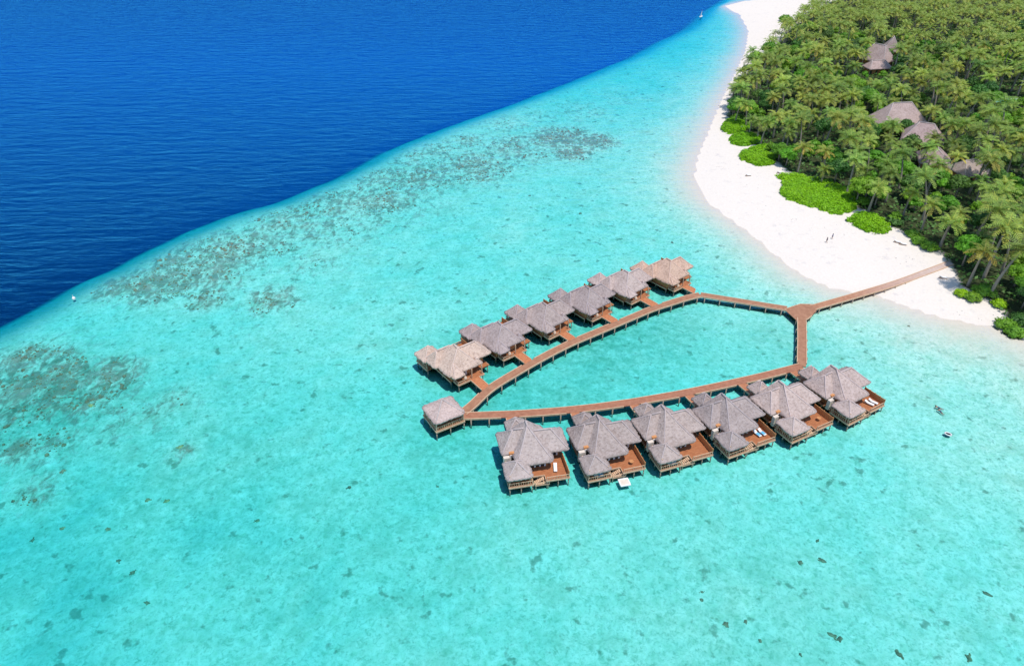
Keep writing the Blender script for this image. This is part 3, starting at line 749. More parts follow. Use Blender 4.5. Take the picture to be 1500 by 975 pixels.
# ------------------------------------------------------------------ furniture on the decks
def on_villa(v_, x, y, z=DZ):
    a = v_.rotation_euler.z; sx = v_.scale.x
    return (v_.location.x + math.cos(a)*x*sx - math.sin(a)*y, v_.location.y + math.sin(a)*x*sx + math.cos(a)*y, z-LOW)
def yaw_of(v_): return v_.rotation_euler.z
make_lounger('white lounger with blue towel on the fourth sun deck, closer to the glazed doors', on_villa(front[3], 4.3, -5.6), yaw_of(front[3])+.15, 'blue', 'loungers on the sun decks')
make_lounger('white lounger with blue towel on the fourth sun deck, closer to the screen', on_villa(front[3], 5.4, -5.7), yaw_of(front[3])+.15, 'blue', 'loungers on the sun decks')
make_lounger('plain white lounger on the last sun deck, beside the eave', on_villa(front[5], 4.1, -6.4), yaw_of(front[5])+.3, 'white', 'loungers on the sun decks')
make_lounger('plain white lounger on the last sun deck, beside the screen', on_villa(front[5], 5.2, -6.5), yaw_of(front[5])+.3, 'white', 'loungers on the sun decks')
make_lounger('white lounger with blue towel at the rail of the second villa pavilion', on_villa(front[1], -2.6, -7.95), yaw_of(front[1])+R(90), 'blue', 'loungers on the sun decks')
make_lounger('white lounger at the rail of the third villa pavilion', on_villa(front[2], -2.2, -7.95), yaw_of(front[2])+R(90), 'white', 'loungers on the sun decks')
make_lounger('white lounger alone on the sun deck of the first villa', on_villa(front[0], 4.6, -5.6), yaw_of(front[0])-.2, 'white', 'loungers on the sun decks')
def table(label, loc):
    t = thing('round_table', label, 'table', loc); MB().tube([(0,0,.68),(0,0,.73)], .45, 16).build('top', M['wall'], t); MB().tube([(0,0,0),(0,0,.68)], .05, 8).build('leg', M['wall'], t)
    MB().tube([(0,0,0),(0,0,.04)], .25, 12).build('base', M['wall'], t)
table('small round wooden table on the sun deck of the second villa', on_villa(front[1], 4.6, -6.4))
table('small round wooden table on the sun deck of the fifth villa', on_villa(front[4], 4.8, -6.2))
for i, v_ in enumerate(back):
    prof = [(.0,.0),(.18,.0),(.34,.25),(.40,.5),(.30,.75),(.20,.85),(.25,.95),(.0,.90)]
    vs = []; n = 14
    for r_, z in prof:
        for k in range(n): vs.append((max(r_, .002)*math.cos(2*math.pi*k/n), max(r_, .002)*math.sin(2*math.pi*k/n), z))
    fs = [(j*n+k, j*n+(k+1) % n, (j+1)*n+(k+1) % n, (j+1)*n+k) for j in range(len(prof)-1) for k in range(n)]
    p = on_villa(v_, .1, 3.0)
    tag(MB().add(vs, fs).build('clay_urn', M['clay'], None, True, p), 'pale clay urn at the entrance of the %s villa along the angled boardwalk' % ORD[i], 'urn', 'urns at the villa entrances')

# white raft below the second villa
c_ = un(914.5, 705.5, .2)
t = thing('swim_raft', 'white padded raft floating below the deck stairs of the second villa', 'raft', (c_[0], c_[1], 0), R(12))
mb = MB()
for x, y, l_, w_ in ((0,-.95,2.4,.36),(0,.95,2.4,.36),(-1.05,0,.36,1.55),(1.05,0,.36,1.55)): mb.box(x-l_/2,x+l_/2,y-w_/2,y+w_/2,-.05,.34)
o = mb.build('tube', M['white'], t); bm_ = o.modifiers.new('b', 'BEVEL'); bm_.width = .12; bm_.segments = 3
MB().box(-.88,.88,-.78,.78,.02,.26).build('cushion', M['cream'], t); t.scale = (.85, .85, .85)

# ------------------------------------------------------------------ coral heads: the big ones one by one, the rest of the reef as a mass
def lump(mb, x, y, z, r, h, seed, seg=10, rg=5):
    vs = [(x, y, z+h)]; fs = []
    for j in range(1, rg+1):
        a = math.pi/2*j/rg
        for k in range(seg):
            b_ = 2*math.pi*k/seg; q = 1+.35*noise.noise(Vector((math.cos(b_)*1.3+seed, math.sin(b_)*1.3, a*1.4)))
            vs.append((x+r*q*math.sin(a)*math.cos(b_), y+r*q*math.sin(a)*math.sin(b_), z-.25+(h*q+.25)*math.cos(a)))
    for k in range(seg): fs.append((0, 1+k, 1+(k+1) % seg))
    for j in range(rg-1):
        for k in range(seg): fs.append((1+j*seg+k, 1+(j+1)*seg+k, 1+(j+1)*seg+(k+1) % seg, 1+j*seg+(k+1) % seg))
    mb.add(vs, fs)
HEADS = [(512,714,1.15,'dark round coral head alone on pale sand below the gazebo',(.25,.5,.5)),(92,690,1.6,'large brown coral head, paler on top, off the reef edge',(1.4,1,1)),
 (134,596,1.3,'yellow brown coral head beside the dark reef patch',(1.8,1.7,.9)),(90,772,1.1,'small tan coral head, paler twin of the one beside it',(1.5,1.1,.9)),(158,774,1.1,'small grey brown coral head east of its tan twin',(1.1,1,.9)),
 (194,837,1.5,'dark teal coral head on deep turquoise sand',(.5,.8,.8)),(265,656,1.6,'low olive coral head with pale rim',(1.1,1.3,.9)),(216,732,1.5,'greyish olive coral head in turquoise shallows',(1,1,.8)),(245,733,1.8,'flat wide olive coral head beside a smaller one',(1,1.2,.8)),
 (22,614,1.3,'round grey coral head near the reef patch edge',(.9,.9,1)),(173,820,.9,'small dark coral lump above the dark teal head',(.6,.7,.7)),(47,789,1.0,'small dark coral lump on the deep turquoise sand',(.5,.7,.7)),
 (377,761,1.1,'dark green coral head on the mid lagoon sand',(.5,.8,.7)),(215,882,1.0,'small blue green coral lump below the dark teal head',(.6,.8,.8)),(1230,936,1.6,'large dark grey coral head on the sand near the bottom',(.35,.5,.5)),(1217,930,1.3,'elongated coral lump touching the large dark grey head',(.5,.7,.65)),
 (1092,911,.9,'small round grey coral head beneath a dark weed patch',(.6,.7,.7)),(1093,909,.5,'tiny coral knob beside the small round grey head',(.6,.7,.7)),(1113,939,.9,'grey coral head among dark sand specks',(.7,.8,.8)),(1172,825,1.1,'dark coral clump on bright sand below the villa row',(.4,.6,.6)),
 (1197,793,.9,'round dark green coral lump on bright sand',(.35,.6,.55)),(1204,822,1.2,'long thin dark coral ridge on bright sand',(.4,.6,.6)),(1063,915,1.0,'dark coral lump west of the grey coral heads',(.5,.6,.6)),(1028,868,.8,'small dark coral lump on open sand, upper of two',(.5,.7,.7)),(1027,880,.9,'small dark coral lump on open sand, lower of two',(.5,.7,.7)),
 (1446,872,1.2,'narrow dark weedy coral lump on the outer sand flat',(.4,.6,.6)),(1317,960,1.6,'broad dark coral mound cut by the picture edge',(.35,.55,.5)),(1418,965,1.4,'dark green coral mound on turquoise sand near the corner',(.35,.6,.5)),(1172,959,.7,'tiny round dark coral knob near the bottom edge',(.4,.6,.6)),
 (776,289,1.5,'dark coral clump on the pale reef flat',(.5,.7,.7)),(850,315,1.6,'green coral clump on pale sand behind the villas',(.6,.8,.7)),(984,358,1.2,'small dark coral clump behind the tan villa',(.4,.6,.6)),(641,712,.8,'small green coral lump beside the first villa',(.4,.7,.65)),(1329,483,.8,'small dark coral lump in pale water off the beach',(.3,.5,.5))]
for k, (px, py, r_, lab, tn) in enumerate(HEADS):
    if k == 17: continue
    p = un(px, py, -1.3); z = gz(*p); mb = MB(); rr = random.Random(k)
    r_ = min(r_, 1.25)*.72; lump(mb, 0, 0, 0, r_*.6, r_*.26, k*3.1, 22, 8); [lump(mb, r_*rr.uniform(-.6,.6), r_*rr.uniform(-.6,.6), 0, r_*rr.uniform(.12,.3), r_*rr.uniform(.1,.22), k+q_, 12, 4) for q_ in range(6)]
    o = mb.build('coral_head', M['coral'], None, True, (p[0], p[1], z+.02)); o.rotation_euler.z = rr.uniform(0, 6); o.scale = (rr.uniform(.9, 1.3), rr.uniform(.75, 1), 1)
    if 'long thin' in lab or 'narrow' in lab or 'elongated' in lab: o.scale = (1.5, .7, .8); o.rotation_euler.z = R(-40)
    o.color = (*[1.5*q_+.6 for q_ in tn], 1); tag(o, lab, 'coral head', 'coral heads scattered on the lagoon floor')
cand = np.column_stack([rng.uniform(-160, 90, 90000), rng.uniform(85, 330, 90000)])
cmk = coralness(cand)*np.clip((sdist(cand, reef)-2)/6, 0, 1)
clus = vnoise(cand, 6, 11)*.6+vnoise(cand, 2.5, 12)*.4
keep = (cmk > .42) & (clus > .70-.30*np.minimum(cmk, 1)) & (rng.random(len(cand)) < .7)
cand = cand[keep][:6500]; zc = ground_z(cand)[0]
mb = MB()
for k, (p, z) in enumerate(zip(cand, zc)):
    r_ = random.uniform(.1, .3)+.35*random.random()**4; lump(mb, p[0], p[1], z, r_, r_*random.uniform(.4, .8), k*.37, 6, 2)
tag(mb.build('coral_reef', M['coral'], None, True), 'brown and olive coral thickets along the reef edge', kind='stuff').color = (1.6,1.5,1.35,1)

# ------------------------------------------------------------------ island vegetation
def frond(mb, az, el, L, age, rr, nl=11):
    """one pinnate frond: arched rachis, hanging leaflets either side"""
    pts = []; x = z = 0.0; a = el; st = L/nl
    for i in range(nl+1):
        pts.append((x, z)); x += math.cos(a)*st; z += math.sin(a)*st; a -= (.07+.10*i/nl)*(1.15-.25*age)*(11/nl)
    ca, sa = math.cos(az), math.sin(az); tw = rr.uniform(-.35, .35)
    for i in range(nl+1):
        x, z = pts[i]
    # rachis ribbon
    vs = []; fs = []
    for i in range(nl+1):
        x, z = pts[i]; w_ = .06*(1-i/nl)+.015
        vs += [(x*ca-w_*sa, x*sa+w_*ca, z), (x*ca+w_*sa, x*sa-w_*ca, z)]
    for i in range(nl): fs.append((2*i, 2*i+1, 2*i+3, 2*i+2))
    mb.add(vs, fs, age*.5+.4)
    for i in range(1, nl):
        x, z = pts[i]; x2, z2 = pts[i+1]; u = i/nl
        ll = L*.23*math.sin(math.pi*min(1, .18+u*.82))**.6*rr.uniform(.8, 1.1)
        for s in (-1, 1):
            dr = -.22-.5*age+tw*s+rr.uniform(-.15, .15)
            oy = math.cos(dr)*ll*s; oz = math.sin(dr)*ll; fwd = ll*.45
            def tr(px, py, pz): return (px*ca-py*sa, px*sa+py*ca, pz)
            gx, gz_ = (x2-x), (z2-z)
            vs = [tr(x, 0, z), tr(x+gx*.6, 0, z+gz_*.6), tr(x+gx*.45+fwd*.9, oy, z+oz+gz_*.5), tr(x+fwd*.7, oy*.93, z+oz)]
            mb.add(vs, [(0,1,2,3)], max(0, min(1, age+rr.uniform(-.12, .12))))
def palm_crown(seed, nf=24, L=4.3, yellow=.35, nl=11):
    rr = random.Random(seed); mb = MB()
    for k in range(nf):
        u = k/nf; az = k*2.39996+rr.uniform(-.2, .2); el = 1.15-1.5*u+rr.uniform(-.12, .12)
        age = max(0, (u-.55)/.45)*yellow*2
        frond(mb, az, el, L*rr.uniform(.85, 1.08)*(.8+.2*min(1, u*3)), min(1, age), rr, nl)
    return mb
def palm_trunk(h, lean, seed):
    rr = random.Random(seed); az = rr.uniform(0, 6.28); pts = []; rad = []
    for i in range(8):
        t = i/7; o_ = lean*t*t; pts.append((math.cos(az)*o_, math.sin(az)*o_, h*t-.4*(1-t))); rad.append(.27*(1-t)+.13 if i else .34)
    return pts, rad
palm_protos = []
for k, (h, lean, ye, L, nf) in enumerate([(9.5,1.2,.25,4.4,18),(11,2.2,.45,4.6,17),(8,.8,.15,4.2,19),(12.5,2.8,.3,4.7,17),(10,1.6,.95,4.3,18),(6.5,.6,.1,4.0,17)]):
    t = thing('palm_tree', None, 'palm', (0,0,0)); pts, rad = palm_trunk(h, lean, k)
    MB().tube(pts, rad, 7).build('trunk', M['trunk'], t, True)
    c = palm_crown(k+20, nf, L, ye).build('crown', M['palm'], t); c.location = pts[-1]
    remember(t); palm_protos.append((t, h))
def leaf_cloud(mb, lobes, n, size, rr, core=True):
    for (cx, cy, cz, r_, fz) in lobes:
        if core:
            lv = []; lf = []; sg, rg = 9, 6
            for j in range(rg+1):
                a = math.pi*j/rg
                for k in range(sg):
                    b_ = 2*math.pi*k/sg; q = .80*r_*(1+.2*noise.noise(Vector((cx+math.cos(b_)*2, cy+math.sin(b_)*2, a*2))))
                    lv.append((cx+q*math.sin(a)*math.cos(b_), cy+q*math.sin(a)*math.sin(b_), cz+q*math.cos(a)*fz))
            for j in range(rg):
                for k in range(sg): lf.append((j*sg+k, (j+1)*sg+k, (j+1)*sg+(k+1) % sg, j*sg+(k+1) % sg))
            mb.add(lv, lf)
        for _ in range(int(n*r_*r_)):
            u = rr.uniform(-.45, 1); th = rr.uniform(0, 6.283); s_ = math.sqrt(max(0, 1-u*u))
            d = Vector((s_*math.cos(th), s_*math.sin(th), u)); q = r_*rr.uniform(.78, 1.12)
            p = Vector((cx, cy, cz)) + Vector((d.x*q, d.y*q, d.z*q*fz))
            nrm = (d + Vector((rr.uniform(-.8,.8), rr.uniform(-.8,.8), rr.uniform(-.3,.9)))).normalized()
            a = nrm.cross(Vector((rr.uniform(-1,1), rr.uniform(-1,1), rr.uniform(-1,1)))).normalized(); b_ = nrm.cross(a); z_ = size*rr.uniform(.6, 1.3)
            mb.add([p-a*z_*.5, p+b_*z_*.33, p+a*z_*.5, p-b_*z_*.33], [(0,1,2,3)])
tree_protos = []
for k, (h, cr, nl_, mat) in enumerate([(6.5,3.2,7,'leaf'),(8.5,3.8,9,'leaf'),(5.0,2.6,6,'leaf'),(8.0,3.6,8,'dark'),(6.0,3.0,7,'dark')]):
    rr = random.Random(50+k); t = thing('broadleaf_tree', None, 'tree', (0,0,0))
    lobes = [(0,0,h-cr*.3,cr*.62,.75)]
    for j in range(nl_):
        a = 6.283*j/nl_+rr.uniform(-.3,.3); d = cr*rr.uniform(.45,.72); lobes.append((math.cos(a)*d, math.sin(a)*d, h-cr*rr.uniform(.35,.85), cr*rr.uniform(.33,.5), .75))
    tb = MB().tube([(0,0,-.3),(.1,.05,h*.35),(0,0,h-cr*.3)], [.3,.22,.12], 7)
    for lx, ly, lz, lr, _ in lobes[1:5]: tb.tube([(.05,.02,h*.4),(lx*.6,ly*.6,lz-.3),(lx,ly,lz)], [.13,.09,.05], 5)
    tb.build('trunk', M['trunk'], t, True)
    mb = MB(); leaf_cloud(mb, lobes, 62, .62, rr); mb.build('crown', M[mat], t)
    remember(t); tree_protos.append((t, h))
shrub_protos = []
for k, mat in enumerate(['leaf','hedge','dark']):
    rr = random.Random(80+k); t = thing('shrub', None, 'shrub', (0,0,0))
    lobes = [(0,0,1.1,1.5,.8)]+[(math.cos(a)*1.2, math.sin(a)*1.2, .8, .95, .8) for a in (0.3,1.6,2.7,3.9,5.2)]
    mb = MB(); leaf_cloud(mb, lobes, 80, .42, rr); mb.build('foliage', M[mat], t)
    MB().tube([(0,0,-.3),(0,0,1.0)], [.12,.06], 6).build('stem', M['trunk'], t)
    remember(t); shrub_protos.append((t, 2.3))

# thatched houses under the palms: centre pixel at roof base, yaw, size, label
HOUSES = [  # px, py, yaw, hx, hy, peak, ridge half length, label, tint
 ((1281,96), 35, 6.0, 8.0, 12.0, 3.0, 'steep grey thatched house deepest in the palm forest', (1.0,.9,.92)),
 ((1302,82), -20, 5.0, 5.5, 11.5, 1.0, 'small peaked thatched roof beside the deepest forest house', (.92,.85,.88)),
 ((1282,108), 10, 6.5, 4.0, 8.0, 3.5, 'low thatched veranda roof in front of the steep forest house', (1.05,.93,.95)),
 ((1310,190), 8, 10.5, 7.0, 12.5, 4.0, 'large grey thatched hall rising out of the palms', (1.12,1.0,1.0)),
 ((1347,214), -28, 7.5, 7.0, 10.5, 2.5, 'middle thatched roof joining the large hall among the palms', (1.0,.88,.92)),
 ((1364,246), -20, 5.5, 6.5, 9.0, 2.0, 'lower thatched roof at the end of the joined hall roofs', (.98,.86,.9)),
 ((1414,262), 15, 6.0, 5.0, 8.5, 2.5, 'thatched roof mostly hidden by palms beside the joined roofs', (.9,.85,.82))]
houses = []
for (pp, yaw, hx_, hy_, pk, rl, lab, tn) in HOUSES:
    p = un(*pp, 1.5); t = thing('thatched_house', lab, 'house', (p[0], p[1], 1.4), R(yaw), 'thatched houses in the palm forest')
    rd = (-rl, 0, rl, 0) if hx_ >= hy_ else (0, -rl, 0, rl)
    roof_part('roof', t, (-hx_,hx_,-hy_,hy_,3.4,pk-1.4,rd), seed=len(houses)+20, rc=1.0, pw=1.05).color = (*tn, 1)
    MB().box(-hx_+1.4,hx_-1.4,-hy_+1.4,hy_-1.4,-.3,3.6).build('wall', M['wall'], t)
    for i in range(4): x = (-hx_+2)+(2*hx_-4)*i/3; MB().box(x-.5,x+.5,-hy_+1.31,-hy_+1.4,.2,2.4).build('window', M['glass'], t)
    for sx in (-1, 1):
        for sy in (-1, 1): MB().box(sx*(hx_-.8)-.12,sx*(hx_-.8)+.12,sy*(hy_-.8)-.12,sy*(hy_-.8)+.12,-.2,3.6).build('post', M['trunk'], t)
    houses.append(p)
# pool between the trees
pc = un(1478, 150, 1.5)
t = thing('swimming_pool', 'small turquoise swimming pool half hidden by palms', 'pool', (pc[0], pc[1], 1.66))
mb = MB()
for a in ((-6.4,6.4,-4.4,-4),(-6.4,6.4,4,4.4),(-6.4,-6,-4,4),(6,6.4,-4,4)): mb.box(*a, -.1, .12)
mb.build('coping', M['white'], t)
pm = simple('pool_water', (.10,.52,.56), (.16,.62,.66), 1.5, .08, spec=.5)
MB().box(-5.99,5.99,-3.99,3.99,-.1,.04).build('water_surface', pm, t)

# keep the view of roofs and pool open: clearings on the camera side
CLEAR = [((1272,1310),(60,104)), ((1284,1345),(157,183)), ((1328,1362),(184,202)), ((1466,1492),(132,152)), ((1262,1290),(104,120))]
CBASE = [un(1290,96,1.5), un(1310,190,1.5), un(1347,214,1.5), pc, un(1275,122,1.5)]
def blocks(x, y, h, r_):
    for (xr, yr), c in zip(CLEAR, CBASE):
        if y > c[1]+2: continue
        px, py, w_ = proj(x, y, h); s = F_PX/w_
        if xr[0]-r_*s*.55 < px < xr[1]+r_*s*.55 and py-r_*.25*s < yr[1] and py+r_*.8*s > yr[0]: return True
    return False
hp = np.array(houses[:5])
def free(x, y, margin=7.0): return all(math.hypot(x-a, y-b) > margin for a, b in hp) and math.hypot(x-pc[0], y-pc[1]) > 8
# poisson-like scatter
edge_d = lambda P: sdist(P, forest)
cand = []
base = rng.uniform([55, 100], [420, 560], (26000, 2)); sd = edge_d(base)
base = base[sd > .5]; sd = sd[sd > .5]
grid = {}
def place(x, y, r_):
    gx, gy = int(x//6), int(y//6)
    for i in range(gx-1, gx+2):
        for j in range(gy-1, gy+2):
            for q in grid.get((i, j), ()):
                if math.hypot(q[0]-x, q[1]-y) < (q[2]+r_)/2: return False
    grid.setdefault((gx, gy), []).append((x, y, r_)); return True
palms = []; trees = []
for (x, y), d in zip(base, sd):
    px, py, w_ = proj(x, y, 10)
    if px > 1580 or px < 1000 or py < -50: continue
    rr_ = random.random()
    patch = float(vnoise(np.array([[x, y]]), 17, 21)[0])
    near = y < 230
    is_tree = (rr_ < (.60 if patch > .46 else .14)) if near else (rr_ < (.6 if patch > .55 else .12))
    if is_tree:
        k = random.choice([0,1,2,0,2,3] if patch > .5 else [3,4,3,2]); sc_ = random.uniform(.75, 1.15); h = tree_protos[k][1]*sc_
        if not free(x, y, 8.5) or blocks(x, y, h-1.5, 3.2) or not place(x, y, 4.6): continue
        trees.append((x, y, k, sc_))
    else:
        k = random.choice([0,1,2,3,4,5,0,1,2]); sc_ = random.uniform(.88, 1.25)*(1.12 if y < 190 else 1); h = palm_protos[k][1]*sc_
        if d < 4 and k == 3: k = 5; h = palm_protos[k][1]*sc_
        if not free(x, y, 8.0) or blocks(x, y, h, 4.0) or not place(x, y, 5.3): continue
        palms.append((x, y, k, sc_, d))
# palms on the beach edge seen in the photograph
palms.sort(key=lambda p: p[1]+.15*p[0])
LM = [('behind the boardwalk landing on the beach', un(1420,400)), ('behind the smallest beach hedge', un(1290,300)), ('behind the long lime hedge', un(1215,245)), ('behind the leaf shaped hedge', un(1145,200)),
      ('around the large thatched hall', un(1320,200)), ('below the hidden thatched roof', un(1420,290)), ('around the steep forest house', un(1290,100)), ('around the swimming pool', un(1478,150)),
      ('along the upper beach edge', un(1130,110)), ('between the pool and the large hall', un(1400,160)), ('at the top end of the beach', un(1200,40))]
def near_lm(x, y): return min(LM, key=lambda l: math.hypot(l[1][0]-x, l[1][1]-y))[0]
HT = ['mid height', 'leaning', 'short full', 'tall leaning', 'yellowing', 'low young']
vis = [p for p in palms if -40 < proj(p[0], p[1], 9)[0]-0 and proj(p[0], p[1], 9)[0] < 1530 and proj(p[0], p[1], 9)[1] > -25]
indiv = vis[:296]; iset = set(map(id, indiv)); rest = [p for p in palms if id(p) not in iset]
trees.sort(key=lambda p: p[1]); extra = trees[290:]; trees = trees[:290]; rest += [(x, y, 2, 1.1, 9) for x, y, k, q_ in extra]
print('PALMS', len(palms), 'vis', len(vis), 'trees', len(trees))
edge_n = 0; used = set()
for p in indiv:
    x, y, k, sc_, d = p; t0 = palm_protos[k][0]
    t = t0 if k not in used else copy_tree(t0); used.add(k)
    t.location = (x, y, gz(x, y)-.05); t.rotation_euler.z = random.uniform(0, 6.283); t.scale = (sc_,)*3
    t['category'] = 'palm'
    if d < 5 and edge_n < 40:
        edge_n += 1; px, py, _ = proj(x, y, 0); 
        t['_edge'] = 1; t['group'] = 'palms on the edge of the beach'
        EDGE = globals().setdefault('EDGE', []); EDGE.append((y, t, HT[k]))
    else:
        t['label'] = '%s coconut palm in the grove %s' % (HT[k], near_lm(x, y)); t['group'] = t['label'].replace('palm', 'palms')
    g = random.uniform(.75, 1.3)
    for ch in t.children: ch.color = (g*random.uniform(.8,1.2), g, g*random.uniform(.85,1.05), 1)
def ordinal(n): return str(n)+('th' if 10 <= n % 100 <= 20 else {1:'st',2:'nd',3:'rd'}.get(n % 10, 'th'))
EDGE = sorted(globals().get('EDGE', []), key=lambda e: e[0])
for i, (_, t, hname) in enumerate(EDGE):
    t['label'] = '%s coconut palm on the beach edge, %s counting away from the boardwalk end' % (hname, ordinal(i+1)); del t['_edge']
for k in range(len(palm_protos)):
    if k not in used: palm_protos[k][0].location = (100, -200, 0)
# the palms beyond: one mass
far_c = [palm_crown(200+k, 15, 4.3, .35, 6) for k in range(3)]
fcv = [(np.array(m_.v), m_.f, m_.c) for m_ in far_c]
V = []; Fc = []; Cc = []; TV = MB()
for x, y, k, sc_, d in rest:
    v_, f_, c_ = fcv[random.randrange(3)]; a = random.uniform(0, 6.283); ca, sa = math.cos(a), math.sin(a); h = palm_protos[k][1]*sc_; z = gz(x, y)
    q = v_*sc_; q = np.column_stack([q[:, 0]*ca-q[:, 1]*sa+x, q[:, 0]*sa+q[:, 1]*ca+y, q[:, 2]+h+z]); o_ = sum(map(len, V)) if False else (0 if not V else off)
    V.append(q); off = o_+len(q); Fc += [tuple(i+o_ for i in f) for f in f_]; Cc += c_
    TV.tube([(x, y, z-.3), (x+.1, y, z+h*.5), (x, y, z+h)], [.3, .2, .14], 5)
m = bpy.data.meshes.new('palm_forest'); m.from_pydata(np.concatenate(V).tolist(), [], Fc); m.update(); m.materials.append(M['palm'])
a = m.attributes.new('tint', 'FLOAT', 'FACE'); a.data.foreach_set('value', Cc)
pf = link('palm_forest', m); tag(pf, 'dense forest of coconut palms running to the far end of the island', kind='stuff')
TV.build('trunks', M['trunk'], pf)
# broadleaf trees
usedt = set(); kinds = ['rounded bright green', 'tall bright green', 'small bright green', 'tall dark green', 'rounded dark green']
for x, y, k, sc_ in trees:
    t0 = tree_protos[k][0]; t = t0 if k not in usedt else copy_tree(t0); usedt.add(k)
    t.location = (x, y, gz(x, y)-.05); t.rotation_euler.z = random.uniform(0, 6.283); t.scale = (sc_, sc_, sc_*random.uniform(.9, 1.1))
    t['category'] = 'tree'; t['label'] = '%s broadleaf tree among the palms %s' % (kinds[k], near_lm(x, y)); t['group'] = t['label'].replace('tree', 'trees')
    g = random.uniform(.8, 1.35)
    for ch in t.children: ch.color = (g*random.uniform(.8,1.25), g, g*.9, 1)
# shrubs at the tree line
SH = [(1408,431,.95,1,'yellow green shrub on the sand below the boardwalk landing'),(1424,437,1.1,0,'bright green bush between the yellow shrub and the palm trunks'),(1440,430,1.5,0,'large bright green bush behind the sand below the landing'),
      (1463,446,1.0,1,'yellow green shrub beside pale palm trunks'),(1474,474,1.3,0,'green bush at the water end of the tree line'),(1488,484,1.3,0,'green bush overhanging the narrow end of the beach'),(1497,470,1.5,2,'dark bush at the end of the tree line'),
      (1345,358,1.2,0,'bright green bush at the beach corner nearer the landing'),(1360,366,1.3,0,'rounded green bush just above the boardwalk landing'),(1335,347,1.1,0,'green bush beside the smallest hedge'),(1310,330,1.2,2,'dark shrub under palms behind the smallest hedge'),
      (1150,32,2.2,0,'green bush on the far beach edge'),(1108,84,2.0,1,'lime bush on the bend of the far beach edge'),(1080,175,1.5,0,'green bush beside the upper hedge'),(1132,228,1.3,2,'dark shrub shaded by palms behind the leaf shaped hedge'),(1262,300,1.3,0,'green bush at the end of the long lime hedge')]
useds = set()
for px, py, sc_, k, lab in SH:
    p = un(px, py, 1.2); t0 = shrub_protos[k][0]; t = t0 if k not in useds else copy_tree(t0); useds.add(k)
    t.location = (p[0], p[1], gz(*p)-.05); t.rotation_euler.z = random.uniform(0, 6.28); t.scale = (sc_, sc_, sc_*.85); tag(t, lab, 'shrub', 'shrubs along the tree line')
    for ch in t.children: ch.color = (1.3, 1.05, 1, 1) if 'yellow' in lab else (1, 1, 1, 1)
# low lime hedges on the sand, outlines from the photograph
HED = [([(1054,189),(1058,180),(1075,172),(1096,178),(1100,190),(1088,197),(1066,197)], 'small lime green hedge, uppermost of the beach hedges'),
       ([(1065,208),(1072,199),(1090,194),(1116,200),(1122,212),(1098,216),(1080,215)], 'lime green hedge tucked between the uppermost and leaf shaped ones'),
       ([(1078,232),(1086,222),(1104,216),(1130,214),(1142,228),(1136,244),(1118,247),(1098,244)], 'leaf shaped lime green hedge with its tip on open sand'),
       ([(1132,258),(1150,256),(1180,262),(1215,268),(1256,286),(1258,306),(1240,318),(1222,318),(1204,312),(1180,305),(1160,300),(1146,292),(1139,282),(1146,271)], 'long bright lime green hedge, largest on the beach'),
       ([(1235,324),(1248,316),(1272,314),(1300,328),(1308,342),(1290,348),(1262,343),(1246,334)], 'oval lime green hedge beside the long one, closest to the boardwalk')]
for k, (out, lab) in enumerate(HED):
    poly = [un(*p, .9) for p in out]; c_ = sum(poly)/len(poly); cz = gz(*c_); q = np.array(poly)
    for _ in range(2):     # round the outline
        q = np.array([w_ for i in range(len(q)) for w_ in (q[i]*.75+q[(i+1) % len(q)]*.25, q[i]*.25+q[(i+1) % len(q)]*.75)])
    lo, hi = q.min(0), q.max(0); n = int(1200*np.prod(hi-lo)/40); n = min(n, 16000)
    pts = rng.uniform(lo, hi, (n, 2)); sd_ = sdist(pts, list(q)); ok = sd_ > 0; pts = pts[ok]; sd_ = sd_[ok]; sd_ = sd_+2.4*(vnoise(pts, 1.6, 61)-.58)+.9*(vnoise(pts, .6, 62)-.5)-.1; ok = sd_ > 0; pts = pts[ok]; sd_ = sd_[ok]
    mb = MB(); rr = random.Random(k)
    # solid core
    gxs = np.arange(lo[0], hi[0]+.5, .5); gys = np.arange(lo[1], hi[1]+.5, .5); GX, GY = np.meshgrid(gxs, gys); GP = np.stack([GX.ravel(), GY.ravel()], 1); gd = sdist(GP, list(q)); gd = gd+2.4*(vnoise(GP, 1.6, 61)-.58)-.35
    hgt = lambda P_, D_: 1.25*np.sqrt(np.clip(D_/2.2, 0, 1))*(.75+.45*vnoise(P_, 2.3, 31)+.2*vnoise(P_, .9, 32))
    gh = np.where(gd > 0, hgt(GP, gd)-.12, -.5); ix = np.arange(len(GP)).reshape(GX.shape)
    fs = [tuple(f) for f in np.stack([ix[:-1,:-1], ix[:-1,1:], ix[1:,1:], ix[1:,:-1]], -1).reshape(-1, 4) if max(gd[j] for j in f) > 0]
    mb.add(np.column_stack([GP-c_, gh]), fs)
    ph = hgt(pts, sd_)
    for (x, y), z in zip(pts-c_, ph):
        nrm = Vector((rr.uniform(-.6,.6), rr.uniform(-.6,.6), 1)).normalized(); a = nrm.cross(Vector((rr.uniform(-1,1), rr.uniform(-1,1), .1))).normalized(); b_ = nrm.cross(a); z_ = rr.uniform(.25, .6); p = Vector((x, y, z*rr.uniform(.85, 1.15)+rr.uniform(0,.12)))
        mb.add([p-a*z_*.5, p+b_*z_*.35, p+a*z_*.5, p-b_*z_*.35], [(0,1,2,3)])
    o = mb.build('hedge', M['hedge'], None, False, (c_[0], c_[1], cz-.02)); tag(o, lab, 'hedge', 'low lime hedges on the beach')
